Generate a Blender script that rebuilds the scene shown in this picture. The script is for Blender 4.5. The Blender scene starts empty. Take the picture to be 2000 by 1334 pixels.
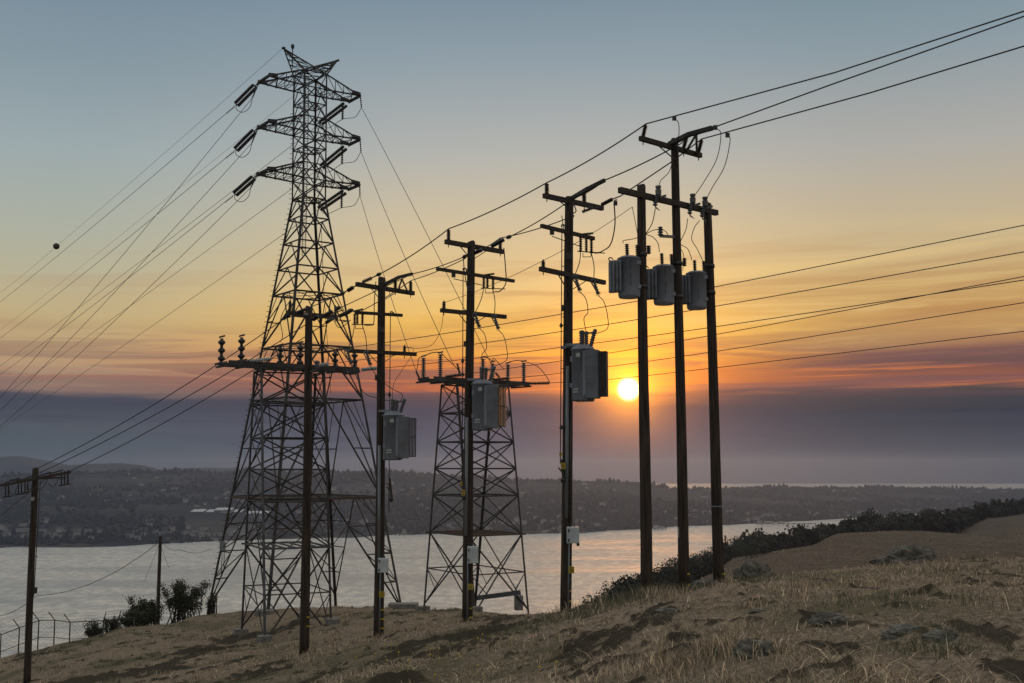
import bpy, math, random
import numpy as np
from mathutils import Vector, Matrix, noise as mnoise

R = math.radians
random.seed(7)
rng = np.random.default_rng(11)
SC = bpy.context.scene
COL = SC.collection

# ------------------------------------------------------------------ camera
F = 2200.0                       # focal length in pixels of the 2000 px wide photograph
PITCH = math.atan(240 / F)
CAMZ = 180.0                     # eye height over the strait, metres
cam_d = bpy.data.cameras.new('camera'); cam = bpy.data.objects.new('camera', cam_d); COL.objects.link(cam)
cam_d.sensor_width = 36; cam_d.lens = 36 * F / 2000
cam_d.clip_start = 0.3; cam_d.clip_end = 60000
cam.location = (0, 0, CAMZ); cam.rotation_euler = (R(90) + PITCH, 0, 0)
SC.camera = cam
CP, SP = math.cos(PITCH), math.sin(PITCH)

def ray(px, py):
    u = (px - 1000) / F; v = (667 - py) / F
    y = CP - v * SP
    return Vector((u / y, 1.0, (SP + v * CP) / y))
def at(px, py, D): return Vector((0, 0, CAMZ)) + ray(px, py) * D
def level(px, py, z):            # the point of a horizontal thing at height z seen at this pixel
    r = ray(px, py); return at(px, py, (z - CAMZ) / r.z)

# ------------------------------------------------------------------ sky, sun, exposure
SUN_AZ = math.atan((1228 - 1000) / F); SUN_EL = math.atan(ray(1228, 760).z * math.cos(SUN_AZ))
SC.view_settings.view_transform = 'Standard'; SC.view_settings.look = 'None'
SC.view_settings.exposure = 0; SC.view_settings.gamma = 1
W = bpy.data.worlds.new('World'); SC.world = W; W.use_nodes = True
wn, wl = W.node_tree.nodes, W.node_tree.links
wn.clear()
def lin(c):
    return tuple(((x / 255) / 12.92 if x / 255 <= .04045 else ((x / 255 + .055) / 1.055) ** 2.4) for x in c) + (1,)
class NT:
    def __init__(s, n, l): s.n, s.l = n, l
    def put(s, sock, v):
        if isinstance(v, bpy.types.NodeSocket): s.l.new(v, sock)
        elif v is not None: sock.default_value = v
    def m(s, op, a, b=None, c=None, clamp=False):
        x = s.n.new('ShaderNodeMath'); x.operation = op; x.use_clamp = clamp
        for i, v in enumerate((a, b, c)): s.put(x.inputs[i], v)
        return x.outputs[0]
    def vm(s, op, a, b=None):
        x = s.n.new('ShaderNodeVectorMath'); x.operation = op
        s.put(x.inputs[0], a); s.put(x.inputs[1], b)
        return x.outputs['Value' if op in ('DOT_PRODUCT', 'LENGTH') else 'Vector']
    def noise(s, vec, scale, detail=4, rough=.5, dist=0):
        x = s.n.new('ShaderNodeTexNoise'); s.put(x.inputs['Vector'], vec)
        x.inputs['Scale'].default_value = scale; x.inputs['Detail'].default_value = detail
        x.inputs['Roughness'].default_value = rough; x.inputs['Distortion'].default_value = dist
        return x.outputs['Fac']
    def ramp(s, fac, stops, interp='LINEAR'):
        x = s.n.new('ShaderNodeValToRGB'); s.put(x.inputs[0], fac); e = x.color_ramp.elements
        x.color_ramp.interpolation = interp
        while len(e) < len(stops): e.new(0.5)
        for k, (p, c) in enumerate(stops): e[k].position = p; e[k].color = c
        return x.outputs[0]
    def sm(s, v, a, b):
        x = s.n.new('ShaderNodeMapRange'); x.interpolation_type = 'SMOOTHSTEP'
        s.put(x.inputs[0], v); x.inputs[1].default_value = a; x.inputs[2].default_value = b
        return x.outputs[0]
    def mix(s, f, a, b, mode='MIX'):
        x = s.n.new('ShaderNodeMix'); x.data_type = 'RGBA'; x.blend_type = mode
        s.put(x.inputs[0], f); s.put(x.inputs[6], a); s.put(x.inputs[7], b); return x.outputs[2]
    def comb(s, a, b, c):
        x = s.n.new('ShaderNodeCombineXYZ')
        for i, v in enumerate((a, b, c)): s.put(x.inputs[i], v)
        return x.outputs[0]
g = NT(wn, wl)
tc = wn.new('ShaderNodeTexCoord').outputs['Generated']
sep = wn.new('ShaderNodeSeparateXYZ'); wl.new(tc, sep.inputs[0])
el = g.m('MULTIPLY', g.m('ARCSINE', sep.outputs[2]), 57.2958)
az = g.m('MULTIPLY', g.m('ARCTAN2', sep.outputs[0], sep.outputs[1]), 57.2958)
def EP(py): return math.degrees(math.atan((667 - py) / F) + PITCH)       # elevation of a picture row
def st(rows):                                                             # rows: (picture row, sRGB)
    return [((EP(y) + 6) / 46 if y > -900 else 1.0, lin(c)) for y, c in sorted(rows, key=lambda r: -r[0])]
streak = g.noise(g.comb(g.m('MULTIPLY', az, .05), g.m('MULTIPLY', el, .75), 1.7), 1.0, 5, .55, .6)
streak2 = g.noise(g.comb(g.m('MULTIPLY', az, .11), g.m('ADD', g.m('MULTIPLY', el, 2.6), g.m('MULTIPLY', az, -.03)), 8.3), 1.0, 4, .6, .3)
wav = g.m('MULTIPLY', g.m('SUBTRACT', streak, .5), 3.0)
wav = g.m('ADD', wav, g.m('MULTIPLY', g.m('SUBTRACT', streak2, .5), .9))
lowmask = g.m('MULTIPLY', g.m('MULTIPLY', g.sm(el, 12, 5.5), g.sm(el, 1.6, 3.6)), .68)
e2 = g.m('ADD', el, g.m('MULTIPLY', wav, lowmask))
fac = g.m('DIVIDE', g.m('ADD', e2, 6), 46)
TOP = [(-180, (116, 140, 158)), (-999, (200, 196, 188))]  # zenith out of view made brighter, as added fill for the dark foreground
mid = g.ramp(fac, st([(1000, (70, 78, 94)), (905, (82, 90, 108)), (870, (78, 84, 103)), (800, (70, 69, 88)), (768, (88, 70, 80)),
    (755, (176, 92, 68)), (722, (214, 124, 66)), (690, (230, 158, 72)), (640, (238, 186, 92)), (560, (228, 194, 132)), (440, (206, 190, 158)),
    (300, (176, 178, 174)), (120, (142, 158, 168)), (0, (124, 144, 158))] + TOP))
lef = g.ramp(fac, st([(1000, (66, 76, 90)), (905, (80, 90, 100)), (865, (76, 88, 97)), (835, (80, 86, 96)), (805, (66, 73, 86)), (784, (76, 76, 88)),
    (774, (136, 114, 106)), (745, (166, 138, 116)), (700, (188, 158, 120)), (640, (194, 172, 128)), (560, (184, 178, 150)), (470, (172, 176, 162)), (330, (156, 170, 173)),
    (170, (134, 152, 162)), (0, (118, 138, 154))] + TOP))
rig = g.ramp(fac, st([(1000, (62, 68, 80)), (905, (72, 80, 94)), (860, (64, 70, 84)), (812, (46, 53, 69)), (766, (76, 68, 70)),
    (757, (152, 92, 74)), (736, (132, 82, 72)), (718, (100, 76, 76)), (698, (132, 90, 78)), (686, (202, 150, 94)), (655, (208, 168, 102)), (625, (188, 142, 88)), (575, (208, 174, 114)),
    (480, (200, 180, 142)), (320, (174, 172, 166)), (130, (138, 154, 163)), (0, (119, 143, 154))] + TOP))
azs = az
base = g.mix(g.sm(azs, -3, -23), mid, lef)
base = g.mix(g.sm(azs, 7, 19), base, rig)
edge = g.m('MULTIPLY', g.sm(el, 3.3, 3.9), g.sm(el, 5.6, 4.4))
lay4 = g.noise(g.comb(g.m('MULTIPLY', az, .09), g.m('ADD', g.m('MULTIPLY', el, 2.6), g.m('MULTIPLY', az, -.03)), 60.2), 1.0, 5, .6, .6)
base = g.mix(g.m('MULTIPLY', g.m('MULTIPLY', g.sm(lay4, .50, .62), g.m('MULTIPLY', edge, g.m('ADD', .25, g.m('MULTIPLY', .75, g.sm(az, -16, 0))))), .7), base, lin((206, 118, 76)))
# thin smoke streaks lying over the gradient
lay = g.noise(g.comb(g.m('MULTIPLY', az, .06), g.m('ADD', g.m('MULTIPLY', el, 1.35), g.m('MULTIPLY', az, -.012)), 3.1), 1.0, 6, .58, .9)
band = g.m('MULTIPLY', g.sm(el, 3.0, 3.9), g.sm(el, 7.4, 5.0))
base = g.mix(g.m('MULTIPLY', g.m('MULTIPLY', g.sm(lay, .45, .56), g.m('MULTIPLY', band, g.m('ADD', .5, g.m('MULTIPLY', .5, g.sm(az, -24, -6))))), .68), base, lin((112, 78, 84)))
lay2 = g.noise(g.comb(g.m('MULTIPLY', az, .055), g.m('ADD', g.m('MULTIPLY', el, 1.1), g.m('MULTIPLY', az, -.035)), 21.4), 1.0, 5, .6, .7)
band2 = g.m('MULTIPLY', g.sm(el, 5.0, 6.5), g.sm(el, 12.5, 8.5))
base = g.mix(g.m('MULTIPLY', g.m('MULTIPLY', g.sm(lay2, .48, .66), g.m('MULTIPLY', band2, g.m('ADD', .35, g.m('MULTIPLY', .65, g.sm(az, -14, 8))))), .42), base, lin((172, 122, 84)))
base = g.mix(g.m('MULTIPLY', g.m('MULTIPLY', g.sm(lay2, .50, .36), g.m('MULTIPLY', band2, g.sm(az, -18, 10))), .40), base, lin((240, 206, 138)))
lay3 = g.noise(g.comb(g.m('MULTIPLY', az, .04), g.m('ADD', g.m('MULTIPLY', el, .8), g.m('MULTIPLY', az, .02)), 40.4), 1.0, 5, .5, 1.2)
band3 = g.m('MULTIPLY', g.sm(el, 0.2, 1.2), g.sm(el, 3.6, 2.8))
base = g.mix(g.m('MULTIPLY', g.m('MULTIPLY', g.sm(lay3, .46, .60), band3), .5), base, lin((60, 66, 82)))
sd = Vector((math.sin(SUN_AZ) * math.cos(SUN_EL), math.cos(SUN_AZ) * math.cos(SUN_EL), math.sin(SUN_EL)))
dot = g.vm('DOT_PRODUCT', tc, tuple(sd))
ang = g.m('MULTIPLY', g.m('ARCCOSINE', g.m('MINIMUM', dot, 0.9999999)), 57.2958)
# thick low cloud bank dims the glow under the sun
clear = g.m('ADD', .20, g.m('MULTIPLY', .80, g.sm(e2, 3.0, 4.2)))
def glow(width, col, gain, up=True):
    e = g.m('POWER', 2.71828, g.m('DIVIDE', g.m('MULTIPLY', ang, -1), width))
    e = g.m('MULTIPLY', e, gain)
    if up: e = g.m('MULTIPLY', e, clear)
    return g.vm('MULTIPLY', g.comb(e, e, e), col)
glows = g.vm('ADD', glow(2.3, (.95, .26, .0), 1.6), glow(.8, (1.0, .34, .01), 3.2, False))
glows = g.vm('ADD', glows, glow(1.5, (.95, .18, .0), 1.1))
glows = g.vm('ADD', glows, glow(7.0, (.42, .20, .01), .30))
disc = g.m('MULTIPLY', g.m('POWER', g.sm(ang, .74, .26), 1.6), 6.0)
glows = g.vm('ADD', glows, g.vm('MULTIPLY', g.comb(disc, disc, disc), (1.0, .80, .42)))
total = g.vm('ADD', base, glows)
sky = wn.new('ShaderNodeTexSky'); sky.sky_type = 'NISHITA'; sky.sun_disc = False
sky.sun_elevation = SUN_EL; sky.sun_rotation = SUN_AZ; sky.altitude = 180
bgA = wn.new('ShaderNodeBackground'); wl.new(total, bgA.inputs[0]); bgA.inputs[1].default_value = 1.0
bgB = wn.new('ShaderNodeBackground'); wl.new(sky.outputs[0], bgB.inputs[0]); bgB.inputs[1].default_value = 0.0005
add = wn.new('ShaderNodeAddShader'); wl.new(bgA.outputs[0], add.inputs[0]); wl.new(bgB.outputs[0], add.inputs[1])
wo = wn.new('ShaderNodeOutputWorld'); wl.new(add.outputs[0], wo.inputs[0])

sl = bpy.data.lights.new('sun', 'SUN'); so = bpy.data.objects.new('sun', sl); COL.objects.link(so)
sl.energy = 0.22; sl.angle = R(10); sl.color = (1.0, .47, .18)
so.rotation_euler = sd.to_track_quat('Z', 'Y').to_euler(); so.location = (20, 100, CAMZ + 60)

# ------------------------------------------------------------------ materials
def mat(name, col=(.2, .2, .2), rough=.7, metal=0, var=.25, scale=8.0, stretch=(1, 1, 1), bump=0, col2=None, spec=.5):
    m = bpy.data.materials.new(name); m.use_nodes = True
    t = NT(m.node_tree.nodes, m.node_tree.links); b = m.node_tree.nodes['Principled BSDF']
    geo = t.n.new('ShaderNodeTexCoord').outputs['Object']
    v = t.vm('MULTIPLY', geo, stretch)
    n1 = t.noise(v, scale, 5, .6)
    c2 = col2 or tuple(c * (1 - var * 1.6) for c in col)
    cc = t.ramp(n1, [(.32, tuple(c2) + (1,)), (.68, tuple(min(1, c * (1 + var)) for c in col) + (1,))])
    t.l.new(cc, b.inputs['Base Color'])
    b.inputs['Roughness'].default_value = rough; b.inputs['Metallic'].default_value = metal
    b.inputs['Specular IOR Level'].default_value = spec
    if bump:
        bn = t.n.new('ShaderNodeBump'); bn.inputs['Strength'].default_value = bump; bn.inputs['Distance'].default_value = .02
        t.l.new(t.noise(v, scale * 3, 4, .6), bn.inputs['Height']); t.l.new(bn.outputs[0], b.inputs['Normal'])
    return m
M = {}
M['wood'] = mat('weathered_pole_wood', (.042, .028, .020), .85, var=.6, scale=14, stretch=(1, 1, .06), bump=.8)
M['arm'] = mat('crossarm_wood', (.050, .038, .030), .85, var=.4, scale=9, bump=.4)
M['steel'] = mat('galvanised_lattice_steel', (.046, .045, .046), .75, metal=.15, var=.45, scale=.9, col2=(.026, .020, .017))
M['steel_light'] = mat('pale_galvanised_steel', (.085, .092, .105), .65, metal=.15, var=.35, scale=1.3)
M['hardware'] = mat('dark_line_hardware', (.05, .05, .052), .5, metal=.4, var=.3)
M['wire'] = mat('weathered_conductor', (.035, .035, .037), .5, metal=.3, var=.2)
M['ins_dark'] = mat('brown_porcelain', (.014, .012, .012), .35, var=.3)
M['ins_grey'] = mat('grey_porcelain', (.11, .12, .135), .3, var=.2)
M['ins_glass'] = mat('pale_glass_insulator', (.38, .42, .43), .2, var=.2)
M['tank'] = mat('blue_grey_tank_paint', (.205, .232, .285), .5, var=.18, scale=2.2, stretch=(1, 1, .4), spec=.4)
def stain(m, col, amt=.6):
    t = NT(m.node_tree.nodes, m.node_tree.links); b = m.node_tree.nodes['Principled BSDF']; src = b.inputs['Base Color'].links[0].from_socket
    o = t.n.new('ShaderNodeTexCoord').outputs['Object']
    f = t.m('MULTIPLY', t.sm(t.noise(t.vm('MULTIPLY', o, (9, 9, .7)), 1, 5, .7), .54, .70), amt)
    c = t.mix(f, src, col + (1,)); c = t.mix(t.m('MULTIPLY', t.sm(t.noise(o, 16, 4, .8), .60, .68), amt), c, (.10, .06, .04, 1)); t.l.new(c, b.inputs['Base Color'])
stain(M['tank'], (.10, .10, .11), .75)
M['tank2'] = mat('grey_radiator_paint', (.14, .155, .185), .5, var=.2, scale=2.5)
M['box'] = mat('pale_cabinet_paint', (.52, .58, .62), .45, var=.12, scale=3)
M['conduit'] = mat('grey_conduit_paint', (.20, .22, .25), .55, var=.25, scale=3, stretch=(1, 1, .3))
M['yellow'] = mat('yellow_tag_paint', (.50, .36, .03), .6, var=.15)
M['ink'] = mat('black_sign_ink', (.02, .02, .02), .6, var=.1)
M['label'] = mat('pale_label_plate', (.40, .42, .42), .5, var=.1)
M['concrete'] = mat('concrete', (.20, .19, .18), .9, var=.3, scale=4, bump=.4)
M['rock'] = mat('lichened_rock', (.135, .128, .112), .95, var=.5, scale=2.6, bump=1.0, col2=(.045, .044, .036))
M['ball'] = mat('dark_red_marker_ball', (.05, .018, .016), .5, var=.1)
M['bark'] = mat('bark', (.05, .04, .03), .9, var=.3)
M['leaf'] = mat('dark_shrub_leaves', (.045, .050, .026), .8, var=.5, scale=1.5)
M['conifer'] = mat('dark_tree_foliage', (.024, .030, .020), .9, var=.5, scale=.12)
M['far_tree'] = mat('far_tree_foliage', (.014, .021, .025), .95, var=.5, scale=.012)
M['house_wall'] = mat('pale_house_wall', (.38, .38, .38), .9, var=.3, scale=.01)
M['house_roof'] = mat('grey_house_roof', (.12, .11, .11), .9, var=.3, scale=.01)
M['white_roof'] = mat('white_sheet_roof', (.52, .54, .58), .6, var=.05, scale=.02)
M['rust'] = mat('rusty_steel', (.06, .038, .028), .8, var=.4, scale=2, col2=(.06, .04, .03))

# ------------------------------------------------------------------ mesh builder
class MB:
    def __init__(s): s.v = []; s.f = []; s.smooth = []
    def add(s, vs, fs, sm=False):
        o = len(s.v); s.v += [tuple(v) for v in vs]; s.f += [tuple(i + o for i in f) for f in fs]; s.smooth += [sm] * len(fs)
        return s
    def bar(s, p, q, w, h=None, up=(0, 0, 1)):
        p, q = Vector(p), Vector(q); h = h or w; d = (q - p).normalized(); u = Vector(up)
        if abs(d.dot(u)) > .97: u = Vector((0, 1, 0))
        x = d.cross(u).normalized() * w / 2; y = d.cross(x).normalized() * h / 2
        return s.add([p - x - y, p + x - y, p + x + y, p - x + y, q - x - y, q + x - y, q + x + y, q - x + y],
              [(0, 3, 2, 1), (4, 5, 6, 7), (0, 1, 5, 4), (1, 2, 6, 5), (2, 3, 7, 6), (3, 0, 4, 7)])
    def angle(s, p, q, w, out):          # an L-section steel member, its heel turned outwards
        w *= .62; p, q = Vector(p), Vector(q); d = (q - p).normalized(); o = Vector(out)
        o = (o - d * o.dot(d)); o = o.normalized() if o.length > 1e-5 else d.orthogonal().normalized()
        t = d.cross(o).normalized(); a1 = (-o + t).normalized(); a2 = (-o - t).normalized(); k = w * .2
        for a in (a1, a2):
            n = d.cross(a).normalized() * k / 2
            s.add([p - n, p + n, p + a * w + n, p + a * w - n, q - n, q + n, q + a * w + n, q + a * w - n],
                  [(0, 1, 2, 3), (4, 7, 6, 5), (0, 4, 5, 1), (1, 5, 6, 2), (2, 6, 7, 3), (3, 7, 4, 0)])
        return s
    def tube(s, pts, r, seg=6, caps=True):
        pts = [Vector(p) for p in pts]; rs = r if isinstance(r, (list, tuple)) else [r] * len(pts)
        vs = []; n = len(pts); ref = None
        for i, p in enumerate(pts):
            d = (pts[min(i + 1, n - 1)] - pts[max(i - 1, 0)]).normalized()
            if ref is None: ref = d.orthogonal().normalized()
            x = (ref - d * ref.dot(d)); x = x.normalized() if x.length > 1e-6 else d.orthogonal().normalized()
            ref = x; y = d.cross(x)
            vs += [p + (x * math.cos(2 * math.pi * k / seg) + y * math.sin(2 * math.pi * k / seg)) * rs[i] for k in range(seg)]
        fs = [(i * seg + k, i * seg + (k + 1) % seg, (i + 1) * seg + (k + 1) % seg, (i + 1) * seg + k) for i in range(n - 1) for k in range(seg)]
        s.add(vs, fs, seg > 5)
        if caps:
            o = len(s.v) - len(vs)
            s.f += [tuple(o + k for k in range(seg))[::-1], tuple(o + (n - 1) * seg + k for k in range(seg))]; s.smooth += [False, False]
        return s
    def lathe(s, p, q, prof, seg=10):    # profile of (fraction along p-q, radius)
        p, q = Vector(p), Vector(q); d = q - p; x = d.orthogonal().normalized(); y = d.normalized().cross(x); vs = []
        for t, r in prof:
            vs += [p + d * t + (x * math.cos(2 * math.pi * k / seg) + y * math.sin(2 * math.pi * k / seg)) * r for k in range(seg)]
        n = len(prof)
        s.add(vs, [(i * seg + k, i * seg + (k + 1) % seg, (i + 1) * seg + (k + 1) % seg, (i + 1) * seg + k) for i in range(n - 1) for k in range(seg)], False)
        o = len(s.v) - len(vs)
        s.f += [tuple(o + k for k in range(seg))[::-1], tuple(o + (n - 1) * seg + k for k in range(seg))]; s.smooth += [False, False]
        return s
    def sheds(s, p, q, n, r, core=.5, seg=10):   # a ribbed insulator
        prof = [(0, r * core)]
        for i in range(n):
            a = (i + .15) / n; prof += [(a, r * core), (a + .25 / n, r), (a + .45 / n, r), (a + .7 / n, r * core)]
        prof.append((1, r * core)); return s.lathe(p, q, prof, seg)
    def box(s, c, size, rz=0):
        c = Vector(c); a, b, h = [x / 2 for x in size]; m = Matrix.Rotation(rz, 3, 'Z')
        vs = [c + m @ Vector((x * a, y * b, z * h)) for x, y, z in ((-1, -1, -1), (1, -1, -1), (1, 1, -1), (-1, 1, -1), (-1, -1, 1), (1, -1, 1), (1, 1, 1), (-1, 1, 1))]
        return s.add(vs, [(0, 3, 2, 1), (4, 5, 6, 7), (0, 1, 5, 4), (1, 2, 6, 5), (2, 3, 7, 6), (3, 0, 4, 7)])
    def build(s, name, m, parent=None, root=None, bevel=0):
        me = bpy.data.meshes.new(name); o = Vector((0, 0, 0))
        r = parent
        while r is not None: o += Vector(r.location); r = r.parent
        v = np.array(s.v, dtype=float)
        loc = Vector((0, 0, 0))
        if parent is None:
            loc = Vector(((v[:, 0].min() + v[:, 0].max()) / 2, (v[:, 1].min() + v[:, 1].max()) / 2, v[:, 2].min()))
        v = v - np.array(o + loc)
        me.from_pydata(v.tolist(), [], s.f); me.materials.append(m)
        me.polygons.foreach_set('use_smooth', s.smooth); me.update()
        ob = bpy.data.objects.new(name, me); COL.objects.link(ob); ob.location = loc
        if parent is not None: ob.parent = parent
        if bevel:
            md = ob.modifiers.new('bevel', 'BEVEL'); md.width = bevel; md.segments = 2
        return ob
def tag(o, label=None, cat=None, group=None, kind=None):
    if label: o['label'] = label
    if cat: o['category'] = cat
    if group: o['group'] = group
    if kind: o['kind'] = kind
    return o
def empty(name, loc, label, cat, group=None, rz=0):
    o = bpy.data.objects.new(name, None); COL.objects.link(o); o.location = loc; o.rotation_euler = (0, 0, rz)
    o.empty_display_size = .2
    return tag(o, label, cat, group)
def copy_tree(o, parent=None):
    c = o.copy(); COL.objects.link(c); c.parent = parent
    for ch in o.children: copy_tree(ch, c)
    return c
def mesh_np(name, V, Fc, m, smooth=True):
    me = bpy.data.meshes.new(name); k = Fc.shape[1]
    me.vertices.add(len(V)); me.vertices.foreach_set('co', V.astype(np.float32).ravel())
    me.loops.add(Fc.size); me.loops.foreach_set('vertex_index', Fc.astype(np.int32).ravel())
    me.polygons.add(len(Fc)); me.polygons.foreach_set('loop_start', np.arange(0, Fc.size, k, dtype=np.int32))
    me.polygons.foreach_set('use_smooth', np.full(len(Fc), smooth))
    me.update(calc_edges=True); me.materials.append(m)
    ob = bpy.data.objects.new(name, me); COL.objects.link(ob); return ob

# ------------------------------------------------------------------ near terrain
# one depth profile (distance, height from the eye) for each bearing, bearings named by their picture column
PROF = {
 -900: [(0, -1.7), (20, -5.4), (40, -9.5), (60, -12.5), (75, -13.5), (95, -21), (120, -38), (160, -68), (300, -190)],
 0:    [(0, -1.7), (12, -3.3), (30, -6.9), (50, -10.2), (60, -11.75), (68, -12.0), (76, -12.9), (90, -19), (110, -33), (160, -68), (300, -190)],
 150:  [(0, -1.7), (12, -3.2), (30, -6.6), (50, -9.7), (60, -10.8), (70, -11.3), (78, -12.0), (90, -17), (110, -30), (160, -66), (300, -190)],
 240:  [(0, -1.7), (12, -3.2), (30, -6.4), (50, -9.4), (60, -10.4), (74, -11.0), (82, -11.6), (95, -17), (112, -29), (160, -64), (300, -190)],
 400:  [(0, -1.7), (12, -3.1), (30, -6.2), (50, -8.9), (62, -10.0), (75, -11.0), (86, -11.15), (98, -14.5), (120, -28), (160, -62), (300, -190)],
 540:  [(0, -1.7), (12, -2.9), (30, -5.9), (50, -8.4), (62, -9.8), (75, -10.2), (86, -10.75), (98, -13.5), (120, -27), (160, -60), (300, -190)],
 600:  [(0, -1.7), (12, -2.8), (30, -5.75), (50, -8.2), (62, -9.2), (75, -9.7), (86, -10.6), (98, -13.5), (120, -27), (160, -60), (300, -190)],
 740:  [(0, -1.7), (12, -2.6), (25, -4.5), (47, -7.15), (62, -8.5), (75, -9.5), (86, -10.75), (98, -13.5), (120, -27), (160, -60), (300, -190)],
 912:  [(0, -1.7), (12, -2.5), (20, -3.65), (45, -6.15), (58, -7.5), (72, -9.15), (80, -10.3), (98, -15), (120, -28), (160, -60), (300, -190)],
 1105: [(0, -1.7), (12, -2.35), (20, -3.25), (41, -5.22), (52, -6.65), (66, -8.9), (80, -12), (98, -18), (120, -31), (160, -60), (300, -190)],
 1262: [(0, -1.7), (11, -2.1), (20, -2.8), (36.8, -4.22), (45, -5.35), (60, -8.0), (90, -15), (130, -25), (190, -36), (230, -60), (420, -190)],
 1336: [(0, -1.7), (11, -2.1), (20, -2.7), (38, -4.22), (48, -5.5), (65, -8.4), (95, -13.5), (150, -21), (240, -27), (310, -32), (350, -60), (560, -190)],
 1405: [(0, -1.7), (10, -1.95), (20, -2.6), (39.1, -4.08), (50, -5.4), (70, -9.2), (100, -12.5), (180, -19), (300, -27), (400, -32), (440, -60), (700, -190)],
 1500: [(0, -1.7), (10, -1.9), (20, -2.5), (44, -4.4), (54, -5.6), (70, -9.0), (100, -12.3), (200, -20), (350, -27), (430, -31.8), (520, -55), (900, -190)],
 1620: [(0, -1.7), (9, -1.75), (20, -2.4), (46, -4.3), (56, -5.5), (72, -8.6), (100, -12.0), (200, -20), (380, -26), (500, -31.2), (600, -55), (1000, -120), (1600, -190)],
 1780: [(0, -1.7), (9, -1.75), (20, -2.3), (48, -4.2), (58, -5.3), (72, -8.4), (100, -12), (200, -20), (380, -26), (520, -31.7), (640, -46), (900, -50), (1200, -110), (2000, -190)],
 1890: [(0, -1.7), (9, -1.75), (20, -2.3), (50, -4.2), (60, -5.3), (74, -8.4), (100, -12), (200, -19.5), (380, -26), (520, -32), (640, -40), (900, -39.5), (1200, -90), (2200, -190)],
 2000: [(0, -1.7), (9, -1.75), (20, -2.3), (50, -4.15), (60, -5.2), (74, -8.4), (100, -12), (200, -19), (380, -26), (520, -32), (640, -37), (900, -37.5), (1200, -70), (2400, -190)],
 2900: [(0, -1.7), (9, -1.7), (20, -2.2), (50, -4.0), (60, -5.0), (74, -8.4), (100, -12), (200, -19), (380, -24), (520, -28), (640, -32), (900, -32), (1300, -60), (2600, -190)],
}
cols = sorted(PROF)
TT = np.array([(c - 1000) / F for c in cols])
TD = np.concatenate([np.linspace(0, 120, 241), np.geomspace(121, 2600, 200)])
TZ = np.array([np.interp(TD, [p[0] for p in PROF[c]], [p[1] for p in PROF[c]]) for c in cols])
for _ in range(6): TZ[:, 1:-1] = (TZ[:, :-2] + 2 * TZ[:, 1:-1] + TZ[:, 2:]) / 4     # round the profile's corners
TG = np.linspace(TT[0], TT[-1], 500)
TZ2 = np.array([np.interp(TG, TT, TZ[:, j]) for j in range(len(TD))]).T
kk = np.array([1, 4, 8, 10, 8, 4, 1]) / 36.
pad = np.pad(TZ2, ((3, 3), (0, 0)), mode='edge'); TZ2 = sum(kk[i] * pad[i:i + len(TG)] for i in range(7))
def fbm(x, y, seed=0, octs=4):
    x = np.asarray(x, float); y = np.asarray(y, float); out = np.zeros(np.broadcast(x, y).shape); amp = 1; tot = 0
    def h(i, j):
        n = np.sin(i * 127.1 + j * 311.7 + seed * 74.7) * 43758.5453; return n - np.floor(n)
    for o in range(octs):
        xi, yi = np.floor(x), np.floor(y); fx, fy = x - xi, y - yi; fx = fx * fx * (3 - 2 * fx); fy = fy * fy * (3 - 2 * fy)
        out = out + amp * ((h(xi, yi) * (1 - fx) + h(xi + 1, yi) * fx) * (1 - fy) + (h(xi, yi + 1) * (1 - fx) + h(xi + 1, yi + 1) * fx) * fy - .5)
        tot += amp; amp *= .5; x = x * 2.03 + 17.3; y = y * 2.03 + 9.1
    return out / tot * 2
def ground(x, y, rough=True):            # height of the hillside, world metres
    x = np.asarray(x, float); y = np.asarray(y, float)
    D = np.clip(y, 0, 2600); t = x / np.maximum(y, 6)
    t = np.clip(t, TG[0], TG[-1])
    ti = (t - TG[0]) / (TG[1] - TG[0]); i0 = np.clip(ti.astype(int), 0, len(TG) - 2); ft = ti - i0
    di = np.interp(D, TD, np.arange(len(TD))); j0 = np.clip(di.astype(int), 0, len(TD) - 2); fd = di - j0
    z = (TZ2[i0, j0] * (1 - ft) * (1 - fd) + TZ2[i0 + 1, j0] * ft * (1 - fd) + TZ2[i0, j0 + 1] * (1 - ft) * fd + TZ2[i0 + 1, j0 + 1] * ft * fd)
    if rough:
        k = np.clip(y / 8, 0, 1) * np.clip(1.6 - y / 120, 0.0, 1)
        z = z + k * (.26 * fbm(x * .16, y * .16, 3, 3) + .13 * fbm(x * .8, y * .8, 5, 3) + .085 * fbm(x * 2.6, y * 2.6, 6, 4) + bare(x, y) * (.03 + .16 * fbm(x * 3.3, y * 3.3, 77, 3)))
        far = np.clip((y - 120) / 200, 0, 1)
        z = z + far * (3.0 * fbm(x * .012, y * .008, 9, 4))
    return z + CAMZ
PATCH = []
def add_patch(px, py, wpx, hpx):
    def h0(px, py):
        r = ray(px, py); Ds = np.geomspace(6, 120, 800); k = np.nonzero(CAMZ + r.z * Ds <= ground(r.x * Ds, Ds, False))[0]; D = Ds[k[0]] if len(k) else 90; return r.x * D, D
    x, y = h0(px, py); y1 = h0(px, py - hpx / 2)[1]; y2 = h0(px, py + hpx / 2)[1]
    PATCH.append((x, y, wpx * y / F / 1.8, max(.25, abs(y1 - y2) * .8)))
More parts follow.
